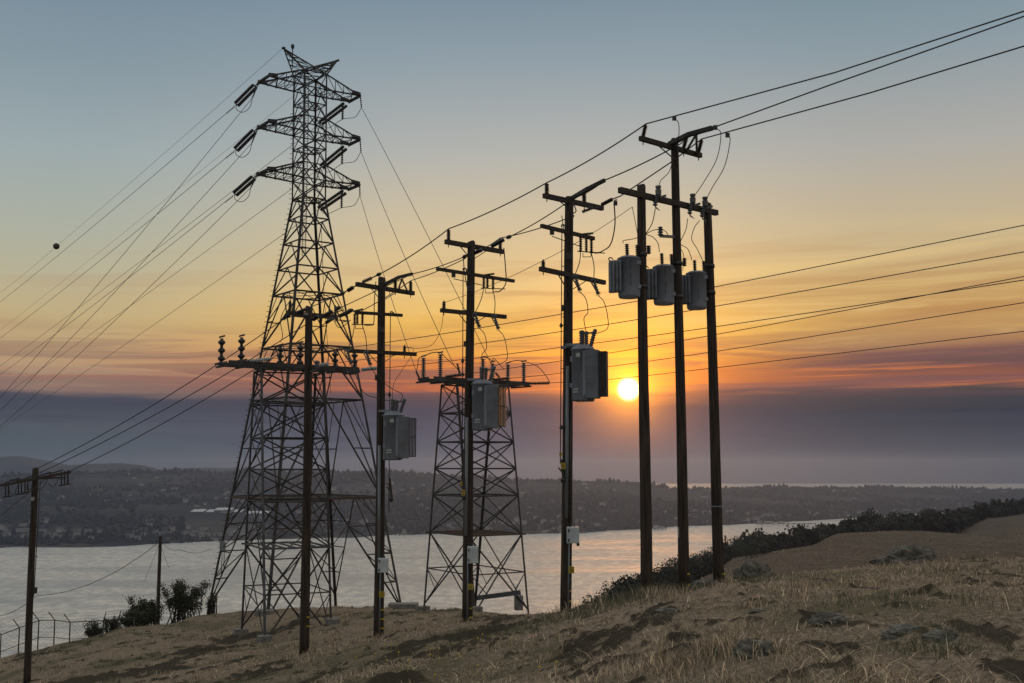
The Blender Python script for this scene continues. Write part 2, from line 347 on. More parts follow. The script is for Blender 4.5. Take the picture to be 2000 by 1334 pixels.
def bare(x, y):                          # 1 where dark turned earth lies open between the grass
    wx = x + 1.3 * fbm(x * .5, y * .5, 90, 3); v = fbm(wx * .30, y * .17 + x * .04, 81, 4) + .35 * fbm(x * 1.6, y * 1.1, 83, 3)
    rag = .34 * fbm(x * 1.9, y * 1.4, 85, 4) + .30 * fbm(x * 6.5, y * 4.5, 86, 3); dm = np.full(v.shape, 9.0)
    for (cx, cy, rx, ry) in PATCH: dm = np.minimum(dm, np.hypot((x - cx) / rx, (y - cy) / ry))
    v = np.maximum(v + .5 * rag - .09, .13 + .26 * (1.05 - dm) + rag)
    return np.clip((v - .17) / .11, 0, 1) * np.clip((110 - y) / 30, 0, 1) * (y > 4)
def gz(x, y): return float(ground(np.array([x]), np.array([y]))[0])
def hit(px, py, D0=6, D1=140):           # where the view through this pixel meets the hillside
    r = ray(px, py); Ds = np.geomspace(D0, D1, 1500)
    z = CAMZ + r.z * Ds; gg = ground(r.x * Ds, Ds)
    k = np.nonzero(z <= gg)[0]; D = Ds[k[0]] if len(k) else D1
    return Vector((r.x * D, D, gz(r.x * D, D)))

def ground_material():
    m = bpy.data.materials.new('dry_grass_hillside'); m.use_nodes = True
    t = NT(m.node_tree.nodes, m.node_tree.links); b = m.node_tree.nodes['Principled BSDF']
    p = t.n.new('ShaderNodeNewGeometry').outputs['Position']
    ea = t.n.new('ShaderNodeAttribute'); ea.attribute_name = 'bare_earth'; earth = t.m('MULTIPLY', t.sm(t.m('ADD', ea.outputs['Fac'], t.m('MULTIPLY', t.m('SUBTRACT', t.noise(p, 7, 4, .7), .5), 1.2)), .35, .85), .88)
    n0 = t.noise(p, .16, 5, .6); n1 = t.noise(p, 1.1, 6, .65); n2 = t.noise(p, 9, 5, .7)
    n3 = t.noise(p, .42, 5, .62, .8); n4 = t.noise(p, .02, 4, .6)
    c = t.ramp(n2, [(.30, (.070, .054, .040, 1)), (.5, (.225, .176, .130, 1)), (.72, (.39, .31, .235, 1))])
    c = t.mix(t.m('MULTIPLY', t.sm(n0, .46, .62), .65), c, (.072, .072, .040, 1))
    c = t.mix(t.m('MULTIPLY', t.sm(n1, .55, .72), .5), c, (.20, .165, .12, 1))
    c = t.mix(earth, c, (.034, .029, .022, 1))
    sp = t.n.new('ShaderNodeSeparateXYZ'); t.l.new(p, sp.inputs[0])
    farc = t.ramp(n4, [(.3, (.080, .066, .054, 1)), (.7, (.128, .106, .086, 1))])
    farc = t.mix(t.m('MULTIPLY', t.sm(t.noise(p, .8, 6, .8), .40, .60), .55), farc, (.048, .039, .030, 1))
    farc = t.mix(t.m('MULTIPLY', t.sm(t.noise(t.vm('MULTIPLY', p, (.03, .14, 1)), 1, 6, .7, .5), .50, .62), .5), farc, (.085, .066, .048, 1))
    farc = t.mix(t.m('MULTIPLY', t.sm(t.noise(t.vm('MULTIPLY', p, (.16, .30, 1)), 1, 6, .8), .50, .62), .6), farc, (.17, .142, .115, 1))
    farc = t.mix(t.m('MULTIPLY', t.sm(t.noise(p, .05, 6, .65), .58, .66), .55), farc, (.05, .046, .03, 1))
    c = t.mix(t.sm(sp.outputs[1], 95, 130), c, farc)
    t.l.new(c, b.inputs['Base Color']); b.inputs['Roughness'].default_value = 1; b.inputs['Specular IOR Level'].default_value = .1
    bn = t.n.new('ShaderNodeBump'); bn.inputs['Strength'].default_value = .9; bn.inputs['Distance'].default_value = .06
    t.l.new(n2, bn.inputs['Height']); t.l.new(bn.outputs[0], b.inputs['Normal'])
    return m
for a_ in ((1180, 1252, 230, 34), (1330, 1262, 130, 22), (1120, 1282, 150, 22), (1350, 1236, 90, 12), (880, 1272, 230, 16), (760, 1290, 110, 14), (980, 1248, 130, 10), (1620, 1216, 80, 18), (1700, 1222, 70, 12), (1785, 1242, 110, 26),
    (1925, 1250, 130, 26), (1620, 1248, 80, 16), (1440, 1262, 60, 16), (1800, 1172, 90, 9), (1470, 1180, 60, 7), (1590, 1145, 60, 6), (1470, 1212, 44, 9), (1960, 1146, 70, 10), (520, 1308, 110, 16), (450, 1296, 60, 9), (640, 1312, 90, 14),
    (770, 1322, 100, 12), (1560, 1320, 160, 18), (1960, 1300, 90, 20), (1300, 1205, 120, 8), (560, 1226, 90, 10), (640, 1206, 60, 6), (1240, 1318, 70, 12), (300, 1318, 70, 10), (1810, 1330, 100, 12)): add_patch(*a_)
yy = np.concatenate([np.linspace(-40, 5, 20, endpoint=False), np.linspace(5, 55, 260, endpoint=False), np.linspace(55, 110, 150, endpoint=False), np.geomspace(110, 2600, 190)])
ss = np.linspace(-1, 1, 561); ss = np.sign(ss) * np.abs(ss) ** 1.25
YY, SS = np.meshgrid(yy, ss, indexing='ij'); XX = SS * (np.maximum(YY, -20) * .80 + 40)
ZZ = ground(XX, YY)
nr, nc = YY.shape; ii = np.arange(nr * nc).reshape(nr, nc)
Fq = np.stack([ii[:-1, :-1], ii[:-1, 1:], ii[1:, 1:], ii[1:, :-1]], -1).reshape(-1, 4)
hill = mesh_np('ground', np.stack([XX, YY, ZZ], -1).reshape(-1, 3), Fq, ground_material())
hill.data.attributes.new('bare_earth', 'FLOAT', 'POINT').data.foreach_set('value', bare(XX, YY).astype(np.float32).ravel())
tag(hill, 'dry grassy hillside falling towards the strait', None, None, 'structure')

# ------------------------------------------------------------------ water
def water_material():
    m = bpy.data.materials.new('rippled_strait_water'); m.use_nodes = True
    t = NT(m.node_tree.nodes, m.node_tree.links); b = m.node_tree.nodes['Principled BSDF']
    p = t.n.new('ShaderNodeNewGeometry').outputs['Position']
    big = t.noise(t.vm('MULTIPLY', p, (.0012, .0045, 1)), 1, 5, .6, .8)
    t.l.new(t.ramp(big, [(.38, (.58, .57, .54, 1)), (.50, (.80, .75, .67, 1)), (.62, (.90, .83, .72, 1))]), b.inputs['Base Color'])
    src = b.inputs['Base Color'].links[0].from_socket; rip = t.noise(t.vm('MULTIPLY', p, (.055, .030, 1)), 1, 6, .78)
    t.l.new(t.mix(t.m('MULTIPLY', t.sm(rip, .62, .42), .55), src, (.30, .31, .32, 1)), b.inputs['Base Color']); b.inputs['Metallic'].default_value = .82
    t.l.new(t.m('ADD', .36, t.m('MULTIPLY', t.sm(big, .40, .60), .14)), b.inputs['Roughness'])
    b.inputs['IOR'].default_value = 1.8
    h = t.m('ADD', t.noise(t.vm('MULTIPLY', p, (.05, .075, 1)), 1, 6, .72), t.m('MULTIPLY', t.noise(t.vm('MULTIPLY', p, (.006, .02, 1)), 1, 3, .5), 1.5))
    bn = t.n.new('ShaderNodeBump'); bn.inputs['Strength'].default_value = .8; bn.inputs['Distance'].default_value = 4.0
    t.l.new(h, bn.inputs['Height']); t.l.new(bn.outputs[0], b.inputs['Normal'])
    return m
wm = MB().add([(-14000, -500, 0), (14000, -500, 0), (14000, 10700, 0), (-14000, 10700, 0)], [(0, 1, 2, 3)])
wa = wm.build('water', water_material()); tag(wa, 'calm grey strait under the sunset', None, None, 'structure')

# ------------------------------------------------------------------ far shore
FS = [  # picture column, row of the shoreline, row of the crest, distance of the crest
 (-500, 1068, 935, 4200), (0, 1066, 930, 4200), (100, 1065, 926, 4300), (200, 1064, 922, 4400), (400, 1057, 922, 4500), (600, 1049, 922, 4500), (720, 1044, 921, 4500),
 (850, 1041, 927, 4500), (950, 1040, 933, 4500), (1000, 1039, 940, 4500), (1070, 1040, 937, 4400), (1140, 1038, 941, 4500), (1200, 1034, 940, 4600), (1260, 1031, 948, 4700),
 (1320, 1026, 955, 4800), (1400, 1024, 953, 4900), (1500, 1019, 952, 5100), (1600, 1014, 952, 5300), (1700, 1008, 953, 5500), (1850, 998, 955, 5700), (2000, 990, 956, 6000), (2600, 985, 958, 6000)]
fa = np.array(FS, float)
def far_z(t, D):
    px = t * F + 1000
    D0 = CAMZ * F / (np.interp(px, fa[:, 0], fa[:, 1]) - 907); D1 = np.interp(px, fa[:, 0], fa[:, 3])
    zc = CAMZ - (np.interp(px, fa[:, 0], fa[:, 2]) - 907) * D1 / F
    D0 = D0 + 90 * fbm(t * 22, t * 0 + 1.5, 4, 4)
    u = (D - D0) / (D1 - D0)
    prof = np.where(u < 0, u * .5, np.where(u < 1, .10 * np.minimum(u * 8, 1) + .90 * np.clip(u, 0, 1) ** 1.25, 1 - (u - 1) * 1.8))
    z = zc * prof
    x = t * D
    rel = np.clip(u * 3, 0, 1) * np.clip((1.25 - u) * 2.0, 0, 1)
    return z + rel * (26 * fbm(x * .0016, D * .0022, 21, 4) * np.clip(1.1 - u, .12, 1) + 4 * fbm(x * .01, D * .012, 23, 3)) - 2 * (u < 0)
def far_material():
    m = bpy.data.materials.new('far_hill_scrub'); m.use_nodes = True
    t = NT(m.node_tree.nodes, m.node_tree.links); b = m.node_tree.nodes['Principled BSDF']
    p = t.n.new('ShaderNodeNewGeometry').outputs['Position']
    a = t.noise(t.vm('MULTIPLY', p, (.0022, .0035, .006)), 1, 6, .62, .5); s2 = t.noise(t.vm('MULTIPLY', p, (.02, .025, .06)), 1, 5, .7)
    c = t.mix(t.sm(a, .44, .60), (.024, .031, .038, 1), (.070, .062, .056, 1))
    c = t.mix(t.m('MULTIPLY', t.sm(s2, .50, .62), .7), c, (.032, .036, .030, 1))
    c = t.mix(t.m('MULTIPLY', t.sm(t.noise(t.vm('MULTIPLY', p, (.014, .05, .1)), 1, 3, .6), .62, .70), .5), c, (.17, .175, .18, 1))
    t.l.new(c, b.inputs['Base Color']); b.inputs['Roughness'].default_value = 1; b.inputs['Specular IOR Level'].default_value = .05
    return m
tg = np.linspace((-600 - 1000) / F, (2700 - 1000) / F, 620); dg = np.concatenate([np.linspace(2200, 6200, 230), np.linspace(6240, 7600, 12)])
T2, D2 = np.meshgrid(tg, dg, indexing='ij'); Z2 = far_z(T2, D2)
ii = np.arange(T2.size).reshape(T2.shape)
Fq = np.stack([ii[:-1, :-1], ii[1:, :-1], ii[1:, 1:], ii[:-1, 1:]], -1).reshape(-1, 4)
FM = far_material()
fh = mesh_np('far_hills', np.stack([T2 * D2, D2, Z2], -1).reshape(-1, 3), Fq, FM)
tag(fh, 'hazy wooded hills with scattered houses across the strait', None, None, 'structure')
def dome(name, px, top, D, wpx, label, base=960):
    c = at(px, top, D); n = 60; V = []; Fc = []
    w = wpx * D / F; hgt = c.z + 20
    for i in range(n + 1):
        for j in range(13):
            u = i / n * 2 - 1; v = j / 12 * 2 - 1
            k = max(0, 1 - v * v) * (math.cos(u * math.pi / 2) ** 1.5)
            k *= 1 + .12 * float(fbm(np.array([u * 3 + px]), np.array([v * 1.5]), 2, 3)[0])
            V.append((c.x + u * w, c.y + v * w * .5, -20 + hgt * k))
    for i in range(n):
        for j in range(12):
            a = i * 13 + j; Fc.append((a, a + 13, a + 14, a + 1))
    o = mesh_np(name, np.array(V), np.array(Fc), FM); return tag(o, label, None, None, 'structure')
dome('distant_hill', 20, 893, 7200, 330, 'smooth distant hill at the left edge')
dome('distant_hill', 190, 906, 6300, 330, 'low rounded distant hill behind the far shore')
dome('distant_hill', 420, 914, 8200, 420, 'faint distant ridge behind the far shore')

# ---- trees and houses on the far hills
def blob_cloud(name, P, H, Wd, m, label, cat):    # many small angular crowns as one mass
    base = np.array([(math.cos(a), math.sin(a), z) for z, in ((.25,), (.62,)) for a in np.linspace(0, 2 * math.pi, 5, endpoint=False)] + [(0, 0, 1.0), (0, 0, -.2)])
    base[5:10, :2] *= .78
    fs = [(11, (k + 1) % 5, k) for k in range(5)] + [(k, (k + 1) % 5, 5 + k) for k in range(5)] + [((k + 1) % 5, 5 + (k + 1) % 5, 5 + k) for k in range(5)] + [(5 + k, 5 + (k + 1) % 5, 10) for k in range(5)]
    n = len(P); jit = 1 + rng.uniform(-.28, .28, (n, 12, 1)); ang = rng.uniform(0, 6.28, n); ca, sa = np.cos(ang), np.sin(ang)
    B = base[None] * jit; X = B[..., 0] * ca[:, None] - B[..., 1] * sa[:, None]; Y = B[..., 0] * sa[:, None] + B[..., 1] * ca[:, None]
    V = np.stack([X * Wd[:, None], Y * Wd[:, None], B[..., 2] * H[:, None]], -1) + P[:, None, :]
    Fc = (np.array(fs)[None] + (np.arange(n) * 12)[:, None, None]).reshape(-1, 3)
    o = mesh_np(name, V.reshape(-1, 3), Fc, m, False); return tag(o, label, cat, None, 'stuff')
tw = (440 - 1000) / F; Dw_ = np.linspace(2700, 4400, 400); zz_w = far_z(np.full(400, tw), Dw_); rw = ray(440, 1000).z
WD = float(Dw_[np.nonzero(CAMZ + rw * Dw_ <= zz_w)[0][0]]) - 25
N = 26000
t_ = rng.uniform(-.50, .50, N); pxs = t_ * F + 1000
D0_ = CAMZ * F / (np.interp(pxs, fa[:, 0], fa[:, 1]) - 907); D1_ = np.interp(pxs, fa[:, 0], fa[:, 3])
u_ = rng.uniform(.01, 1.03, N); D_ = D0_ + u_ * (D1_ - D0_)
dens = fbm(t_ * D_ * .0022, D_ * .0035, 31, 4)
crest = (u_ > .955)
keep = (dens > -.02 + rng.normal(0, .16, N)) | (u_ < .06) | crest
keep &= ~((np.abs(t_ * F + 1000 - 447) < 82) & (D_ > WD - 420) & (D_ < WD + 30))
t_, D_, u_ = t_[keep], D_[keep], u_[keep]
P_ = np.stack([t_ * D_, D_, far_z(t_, D_)], -1); n_ = len(P_)
big_ = 1 + .7 * np.clip(fbm(t_ * 60, t_ * 0, 8, 2), -.4, 1) * (u_ > .9)
P_[:, 2] -= 1
blob_cloud('distant_woodland', P_, rng.gamma(5, 1.9, n_).clip(4, 19) * big_, rng.uniform(4, 9.5, n_), M['far_tree'], 'hazy mass of trees covering the far hills', 'woodland')

def house_proto(w, d, h, rh):
    root = bpy.data.objects.new('house', None); COL.objects.link(root)
    b = MB().box((0, 0, h / 2), (w, d, h)); b.build('wall', M['house_wall'], root)
    r = MB().add([(-w * .56, -d * .6, h), (w * .56, -d * .6, h), (w * .56, d * .6, h), (-w * .56, d * .6, h), (-w * .5, 0, h + rh), (w * .5, 0, h + rh)],
                 [(0, 1, 5, 4), (2, 3, 4, 5), (0, 4, 3), (1, 2, 5), (0, 3, 2, 1)]); r.build('roof', M['house_roof'], root)
    return root
protos = [house_proto(13, 9, 5.5, 2.4), house_proto(17, 10, 4, 2.2), house_proto(10, 8, 7, 2.6)]
HG = 'small pale houses scattered over the far hills'
cnt = 0
for k in range(3000):
    if cnt >= 280: break
    px = random.uniform(-20, 1990); t = (px - 1000) / F
    d0 = CAMZ * F / (np.interp(px, fa[:, 0], fa[:, 1]) - 907); d1 = np.interp(px, fa[:, 0], fa[:, 3])
    u = random.random() ** 1.3 if random.random() > .3 else random.uniform(.02, .10)
    D = d0 + (.02 + .93 * u) * (d1 - d0)
    if float(fbm(np.array([t * D * .003]), np.array([D * .004]), 41, 2)[0]) < -.05 and u > .12: continue
    o = protos[cnt % 3] if cnt < 3 else copy_tree(protos[cnt % 3])
    o.location = (t * D, D - 6, float(far_z(np.array([t]), np.array([D]))[0]) + .4); o.rotation_euler = (0, 0, random.uniform(-.5, .5))
    s = random.uniform(.8, 1.5); o.scale = (s, s, s)
    tag(o, 'small pale gabled house among the trees across the strait', 'house', HG); cnt += 1
for x0, x1, y, lab in ((372, 396, 999.5, 'short white flat roofed shed left of the long white warehouses'), (402, 470, 1000, 'long white flat roofed warehouse on the far shore'), (418, 450, 996.5, 'narrow white roofed hall just behind the long warehouse'), (480, 522, 1003, 'white roofed hall on the far shore seen through the big tower')):
    d = WD; c = at((x0 + x1) / 2, y, d); c.z += 2; w = (x1 - x0) * d / F
    r = empty('warehouse', (c.x, c.y, c.z - 12), lab, 'warehouse')
    MB().box((c.x, c.y + 20, c.z - 5.2), (w, 40, 5.6)).build('wall', M['house_roof'], r)
    MB().add([(c.x - w / 2 - 1, c.y - 1, c.z - 1.9), (c.x + w / 2 + 1, c.y - 1, c.z - 1.9), (c.x + w / 2 + 1, c.y + 41, c.z + 3.5), (c.x - w / 2 - 1, c.y + 41, c.z + 3.5),
              (c.x - w / 2 - 1, c.y - 1, c.z - 2.4), (c.x + w / 2 + 1, c.y - 1, c.z - 2.4), (c.x + w / 2 + 1, c.y + 41, c.z + 3), (c.x - w / 2 - 1, c.y + 41, c.z + 3)],
             [(0, 1, 2, 3), (7, 6, 5, 4), (0, 4, 5, 1), (1, 5, 6, 2), (2, 6, 7, 3), (3, 7, 4, 0)]).build('roof', M['white_roof'], r)
# mast on the left hill
b = MB(); p = at(147, 910, 6000); b.tube([p - Vector((0, 0, 25)), p + Vector((0, 0, 30))], 1.2, 5)
tag(b.build('radio_mast', M['hardware']), 'thin radio mast on the rounded hill at left', 'mast')
# piers and the moored barge
def pier(x0, x1, y, d, sheds, label, cat='pier', name='pier'):
    a = level(x0, y + 1.2, 4.0); c = level(x1, y, 4.0)
    r = empty(name, ((a.x + c.x) / 2, (a.y + c.y) / 2, 0), label, cat)
    b = MB().bar(a, c, 10, 1.6); b.build('deck', M['hardware'], r)
    n = max(4, int((c - a).length / 16)); b = MB()
    for k in range(n + 1):
        q = a.lerp(c, k / n); b.tube([(q.x, q.y - 4, -2), (q.x, q.y - 4, 5.5)], .9, 5)
    b.build('piles', M['hardware'], r)
    for s, w, h in sheds:
        q = a.lerp(c, s); MB().box((q.x, q.y, 4.8 + h / 2), (w, 9, h)).build('shed', M['house_wall'], r)
pier(1478, 1592, 1022, 0, ((.05, 14, 8), (.2, 26, 7), (.42, 16, 6)), 'long low timber pier below the wooded point at right')
pier(1272, 1300, 1031, 0, ((.3, 12, 7), (.7, 16, 4)), 'dark moored work barge on the water between the right poles', 'barge', 'barge')
pier(772, 806, 1041.5, 0, ((.5, 12, 3),), 'low pier at the far shore just right of the second pole')

# ------------------------------------------------------------------ ridge trees and coastal bushes
def crown_tree(h, w, seed, leaves=900, conif=False):
    rr = random.Random(seed); root = bpy.data.objects.new('tree', None); COL.objects.link(root)
    t = MB(); t.tube([(0, 0, -1), (rr.uniform(-.2, .2), 0, h * .4), (rr.uniform(-.5, .5), 0, h * .8)], [h * .022, h * .016, h * .005], 5)
    cl = []
    for k in range(11):
        z = h * rr.uniform(.30, .93); sp = w * (1.0 - .55 * abs(z / h - .55) / .45) * .36; a = rr.uniform(0, 6.28)
        c = Vector((math.cos(a) * sp, math.sin(a) * sp, z)); cl.append((c, w * rr.uniform(.16, .30)))
        t.tube([(0, 0, z * .6), c], [h * .008, h * .003], 4)
    t.build('trunk', M['bark'], root)
    V = []; Fc = []
    for k in range(leaves):
        c, r = rr.choice(cl); d = Vector((rr.gauss(0, 1), rr.gauss(0, 1), rr.gauss(0, 1))).normalized() * r * rr.random() ** .4
        p = c + Vector((d.x, d.y, d.z * 1.25)); s = h * rr.uniform(.018, .040)
        a = Vector((rr.gauss(0, 1), rr.gauss(0, 1), rr.gauss(0, 1))).normalized() * s; bb = a.orthogonal().normalized() * s
        i = len(V); V += [p - a, p + bb, p + a, p - bb * .8]; Fc.append((i, i + 1, i + 2, i + 3))
    m = MB().add(V, Fc); m.build('crown', M['conifer'], root); return root
tp = [crown_tree(18, 9, 1), crown_tree(21, 8, 2), crown_tree(15, 10, 3), crown_tree(24, 8.5, 4)]
RIDGE = [(1436, 1046, 470), (1480, 1034, 500), (1550, 1026, 540), (1620, 1016, 590), (1700, 1001, 640), (1740, 999, 660), (1800, 1000, 690), (1850, 995, 720), (1890, 990, 780), (1925, 976, 860), (2000, 974, 930), (2100, 968, 950)]
ra = np.array(RIDGE, float); TGp = 'dark trees in the wood behind the golden hill'
cnt = 0
for k in range(290):
    px = 1425 + (k + random.random()) / 290 * 640; row = k % 3
    top = np.interp(px, ra[:, 0], ra[:, 1]) + float(np.interp(px, [1425, 1560, 1700], [8, 8, 0])) + row * 7 + random.uniform(-2, 7); D = np.interp(px, ra[:, 0], ra[:, 2]) - row * 22
    o = tp[cnt] if cnt < 4 else copy_tree(random.choice(tp))
    hh = {0: 18, 1: 21, 2: 15, 3: 24}[cnt] if cnt < 4 else o['h'] if 'h' in o else 20
    if cnt < 4: o['h'] = float(hh)
    p = at(px, top, D); gnd = gz(p.x, p.y); need = max(9, min(34, p.z - gnd))
    s = need / hh; sw = min(1.25, max(.8, s)) * random.uniform(.9, 1.2)
    o.location = (p.x, p.y, p.z - need); o.scale = (sw, sw, s); o.rotation_euler = (0, 0, random.uniform(0, 6.28))
    tag(o, 'dark bushy tree in the wood behind the golden hill', 'tree', TGp); cnt += 1
# rounded bushes and low oaks down the coastal edge
cb = [crown_tree(9, 11, 11, 1000), crown_tree(7, 10, 12, 900)]
cb[0]['h'] = 9.0; cb[1]['h'] = 7.0
CO = [(1178, 1176, 172), (1222, 1136, 215), (1262, 1130, 245), (1300, 1112, 280), (1347, 1092, 325), (1385, 1082, 360), (1424, 1058, 410), (1470, 1050, 440)]
ca_ = np.array(CO, float); cnt = 0
for k in range(64):
    px = 1172 + (k + random.random()) / 64 * 290; row = k % 4
    top = np.interp(px, ca_[:, 0], ca_[:, 1]) + row * 6.5 + random.uniform(-3, 4); D = np.interp(px, ca_[:, 0], ca_[:, 2]) - row * 12
    o = cb[cnt] if cnt < 2 else copy_tree(random.choice(cb)); o.name = 'bush'
    p = at(px, top, D); need = random.uniform(5, 8.5); s = need / o['h']
    o.location = (p.x, p.y, p.z - need); o.scale = (s * 1.1, s * 1.1, s); o.rotation_euler = (0, 0, random.uniform(0, 6.28))
    tag(o, 'dark rounded bush on the coastal edge of the golden hill', 'bush', 'dark bushes on the coastal edge of the golden hill'); cnt += 1
for px, py, s0, lab in ((1478, 1088, 4.0, 'round dark bush alone on the golden slope'), (1428, 1090, 3.2, 'low bush beside the right pole on the golden slope'), (1783, 1037, 4, 'bush at the top of the hill track')):
    o = copy_tree(cb[1]); o.name = 'bush'; p = hit(px, py, 60, 900); s = s0 / 7
    o.location = p - Vector((0, 0, .8)); o.scale = (s * 1.5, s * 1.5, s); tag(o, lab, 'bush')
    if 'group' in o: del o['group']
#TAIL
# ------------------------------------------------------------------ lattice towers
def lerp(a, b, t): return Vector(a) * (1 - t) + Vector(b) * t
def add_panel(mb, a0, b0, a1, b1, style, w, out):    # a0,b0 lower corners; a1,b1 upper corners of one face panel
    mid1 = (a1 + b1) / 2; mid0 = (a0 + b0) / 2
    if style[0] == 'K':
        mb.angle(a0, mid1, w, out); mb.angle(b0, mid1, w, out)
        if 'r' in style:
            n = 3 if 'R' in style else 1
            for k in range(1, n + 1):
                t = k / (n + 1)
                for l0, l1 in ((a0, a1), (b0, b1)):
                    mb.angle(lerp(l0, l1, t), lerp(l0, mid1, t), w * .6, out)
                    mb.angle(lerp(l0, l1, t), lerp(l0, mid1, (k + 1) / (n + 1)) if k < n else mid1.lerp(l1, .5), w * .6, out)
    elif style[0] == 'X':
        mb.angle(a0, b1, w, out); mb.angle(b0, a1, w, out)
    elif style[0] == 'Y':                            # X with a horizontal through the crossing and short struts
        mb.angle(a0, b1, w, out); mb.angle(b0, a1, w, out)
        c = (a0 + b1 + b0 + a1) / 4; la, lb = (a0 + a1) / 2, (b0 + b1) / 2
        mb.angle(la, c, w * .7, out); mb.angle(lb, c, w * .7, out)
        mb.angle(lerp(a0, a1, .5), lerp(a0, b1, .25), w * .6, out); mb.angle(lerp(b0, b1, .5), lerp(b0, a1, .25), w * .6, out)
    if 'h' in style: mb.angle(a1, b1, w, out)

TX = 90.0
root = empty('transmission_tower', at(594, 1188, TX), 'tall steel lattice transmission tower with three pairs of tapering arms and two peaks', 'transmission tower')
zb = at(594, 1200, TX).z; zt_ = at(606, 147, TX).z
def tz(py): return at(600, py, TX).z
def tcx(z):
    c0, c1 = at(594, 1188, TX), at(606, 147, TX); k = (z - c0.z) / (c1.z - c0.z); return c0.lerp(c1, k)
TH = R(36); A_ = Vector((math.cos(TH), math.sin(TH), 0)); B_ = Vector((math.sin(TH), -math.cos(TH), 0))
zw = tz(391)
def half(z): return 1.03 if z >= zw else 1.03 + (5.62 - 1.03) * (zw - z) / (zw - tz(1188))
SGN = ((-1, -1), (-1, 1), (1, 1), (1, -1))           # left, near, right, far corners
def corner(i, z):
    sa, sb = SGN[i]; h = half(z); c = tcx(z); v = c + A_ * sa * h + B_ * sb * h; v.z = z; return v
for i in range(4):
    b = MB(); base_c = corner(i, zb); out = (A_ * SGN[i][0] + B_ * SGN[i][1])
    gnd = gz(base_c.x, base_c.y); lo = corner(i, min(zb, gnd - .2))
    b.angle(lo, corner(i, tz(680)), .27, out); b.angle(corner(i, tz(680)), corner(i, zw), .25, out); b.angle(corner(i, zw), corner(i, zt_), .19, out)
    leg = b.build('leg', M['steel'], root)
    f = MB().box((lo.x, lo.y, gnd), (1.3, 1.3, .8), TH); f.build('footing', M['concrete'], root)
lv = [1188, 970, 782, 680, 577, 527, 477, 430, 391, 354, 324, 294, 264, 234, 207, 177, 147]
stl = ['KrRh', 'Krh', 'Krh', 'Krh', 'Kh', 'Kh', 'Kh', 'Kh', 'Xh', 'Kh', 'Kh', 'Xh', 'Kh', 'Kh', 'Kh', 'Xh']
for k in range(len(lv) - 1):
    z0, z1 = tz(lv[k]), tz(lv[k + 1]); b = MB(); w = .155 if k < 4 else .135 if k < 8 else .11
    for i in range(4):
        j = (i + 1) % 4; out = (A_ * (SGN[i][0] + SGN[j][0]) + B_ * (SGN[i][1] + SGN[j][1]))
        add_panel(b, corner(i, z0), corner(j, z0), corner(i, z1), corner(j, z1), stl[k], w, out)
    if k in (0, 1, 2, 3, 7, 10, 13):
        b.angle(corner(0, z1), corner(2, z1), w * .6, (0, 0, 1)); b.angle(corner(1, z1), corner(3, z1), w * .6, (0, 0, 1))
        for i in range(4):
            j = (i + 1) % 4; l = (i + 2) % 4
            b.angle((corner(i, z1) + corner(j, z1)) / 2, (corner(j, z1) + corner(l, z1)) / 2, w * .7, (0, 0, 1))
    b.build('brace_panel', M['steel'], root)
b = MB()                                             # heavier frame and hanging V struts at mid height
z1 = tz(970)
for i in range(4):
    j = (i + 1) % 4; b.bar(corner(i, z1 - .05), corner(j, z1 - .05), .22, .16)
    zc = tz(1040); b.angle(corner(i, zc), lerp(corner(i, z1), corner(j, z1), .38), .14, (0, 0, 1))
b.build('belt_frame', M['rust'], root)
LA = 4.1
TIP = {}
for (yt, yb, nm) in ((147, 177, 'upper'), (234, 264, 'mid'), (324, 354, 'lower')):
    zbm, ztp = tz(yb), tz(yt)
    for sa in (-1, 1):
        b = MB(); cz = tcx(zbm); tips = []
        for sb in (-1, 1):
            tip = cz + A_ * sa * LA + B_ * sb * 1.03; tip.z = zbm + .12; tips.append(tip)
            cb0 = cz + A_ * sa * 1.03 + B_ * sb * 1.03; cb0.z = zbm; ct0 = tcx(ztp) + A_ * sa * 1.03 + B_ * sb * 1.03; ct0.z = ztp
            b.angle(cb0, tip, .15, B_ * sb); b.angle(ct0, tip, .15, B_ * sb)
            for q in range(1, 4):
                u = q / 4; b.angle(lerp(cb0, tip, u), lerp(ct0, tip, u), .07, B_ * sb)
                b.angle(lerp(cb0, tip, u), lerp(ct0, tip, (q - 1) / 4), .07, B_ * sb)
            TIP[(nm, sa, sb)] = tip
        b.bar(tips[0], tips[1], .18, .16)
        b.bar(tips[0] + Vector((0, 0, .1)), tips[0] - A_ * sa * .7 + Vector((0, 0, .18)), .14, .26)
        b.bar(tips[1] + Vector((0, 0, .1)), tips[1] - A_ * sa * .7 + Vector((0, 0, .18)), .14, .26)
        for q in range(4):
            c0 = cz + A_ * sa * (1.03 + (LA - 1.03) * q / 4); c1 = cz + A_ * sa * (1.03 + (LA - 1.03) * (q + 1) / 4); s = 1 if q % 2 else -1
            for zz_, ww in ((zbm, .08),):
                p = c0 + B_ * 1.03 * s; p.z = zz_; q2 = c1 - B_ * 1.03 * s; q2.z = zz_; b.angle(p, q2, ww, (0, 0, 1))
                p = c1 + B_ * 1.03; p.z = zz_; q2 = c1 - B_ * 1.03; q2.z = zz_; b.angle(p, q2, ww, (0, 0, 1))
        b.build('crossarm', M['steel'], root)
PK = {}
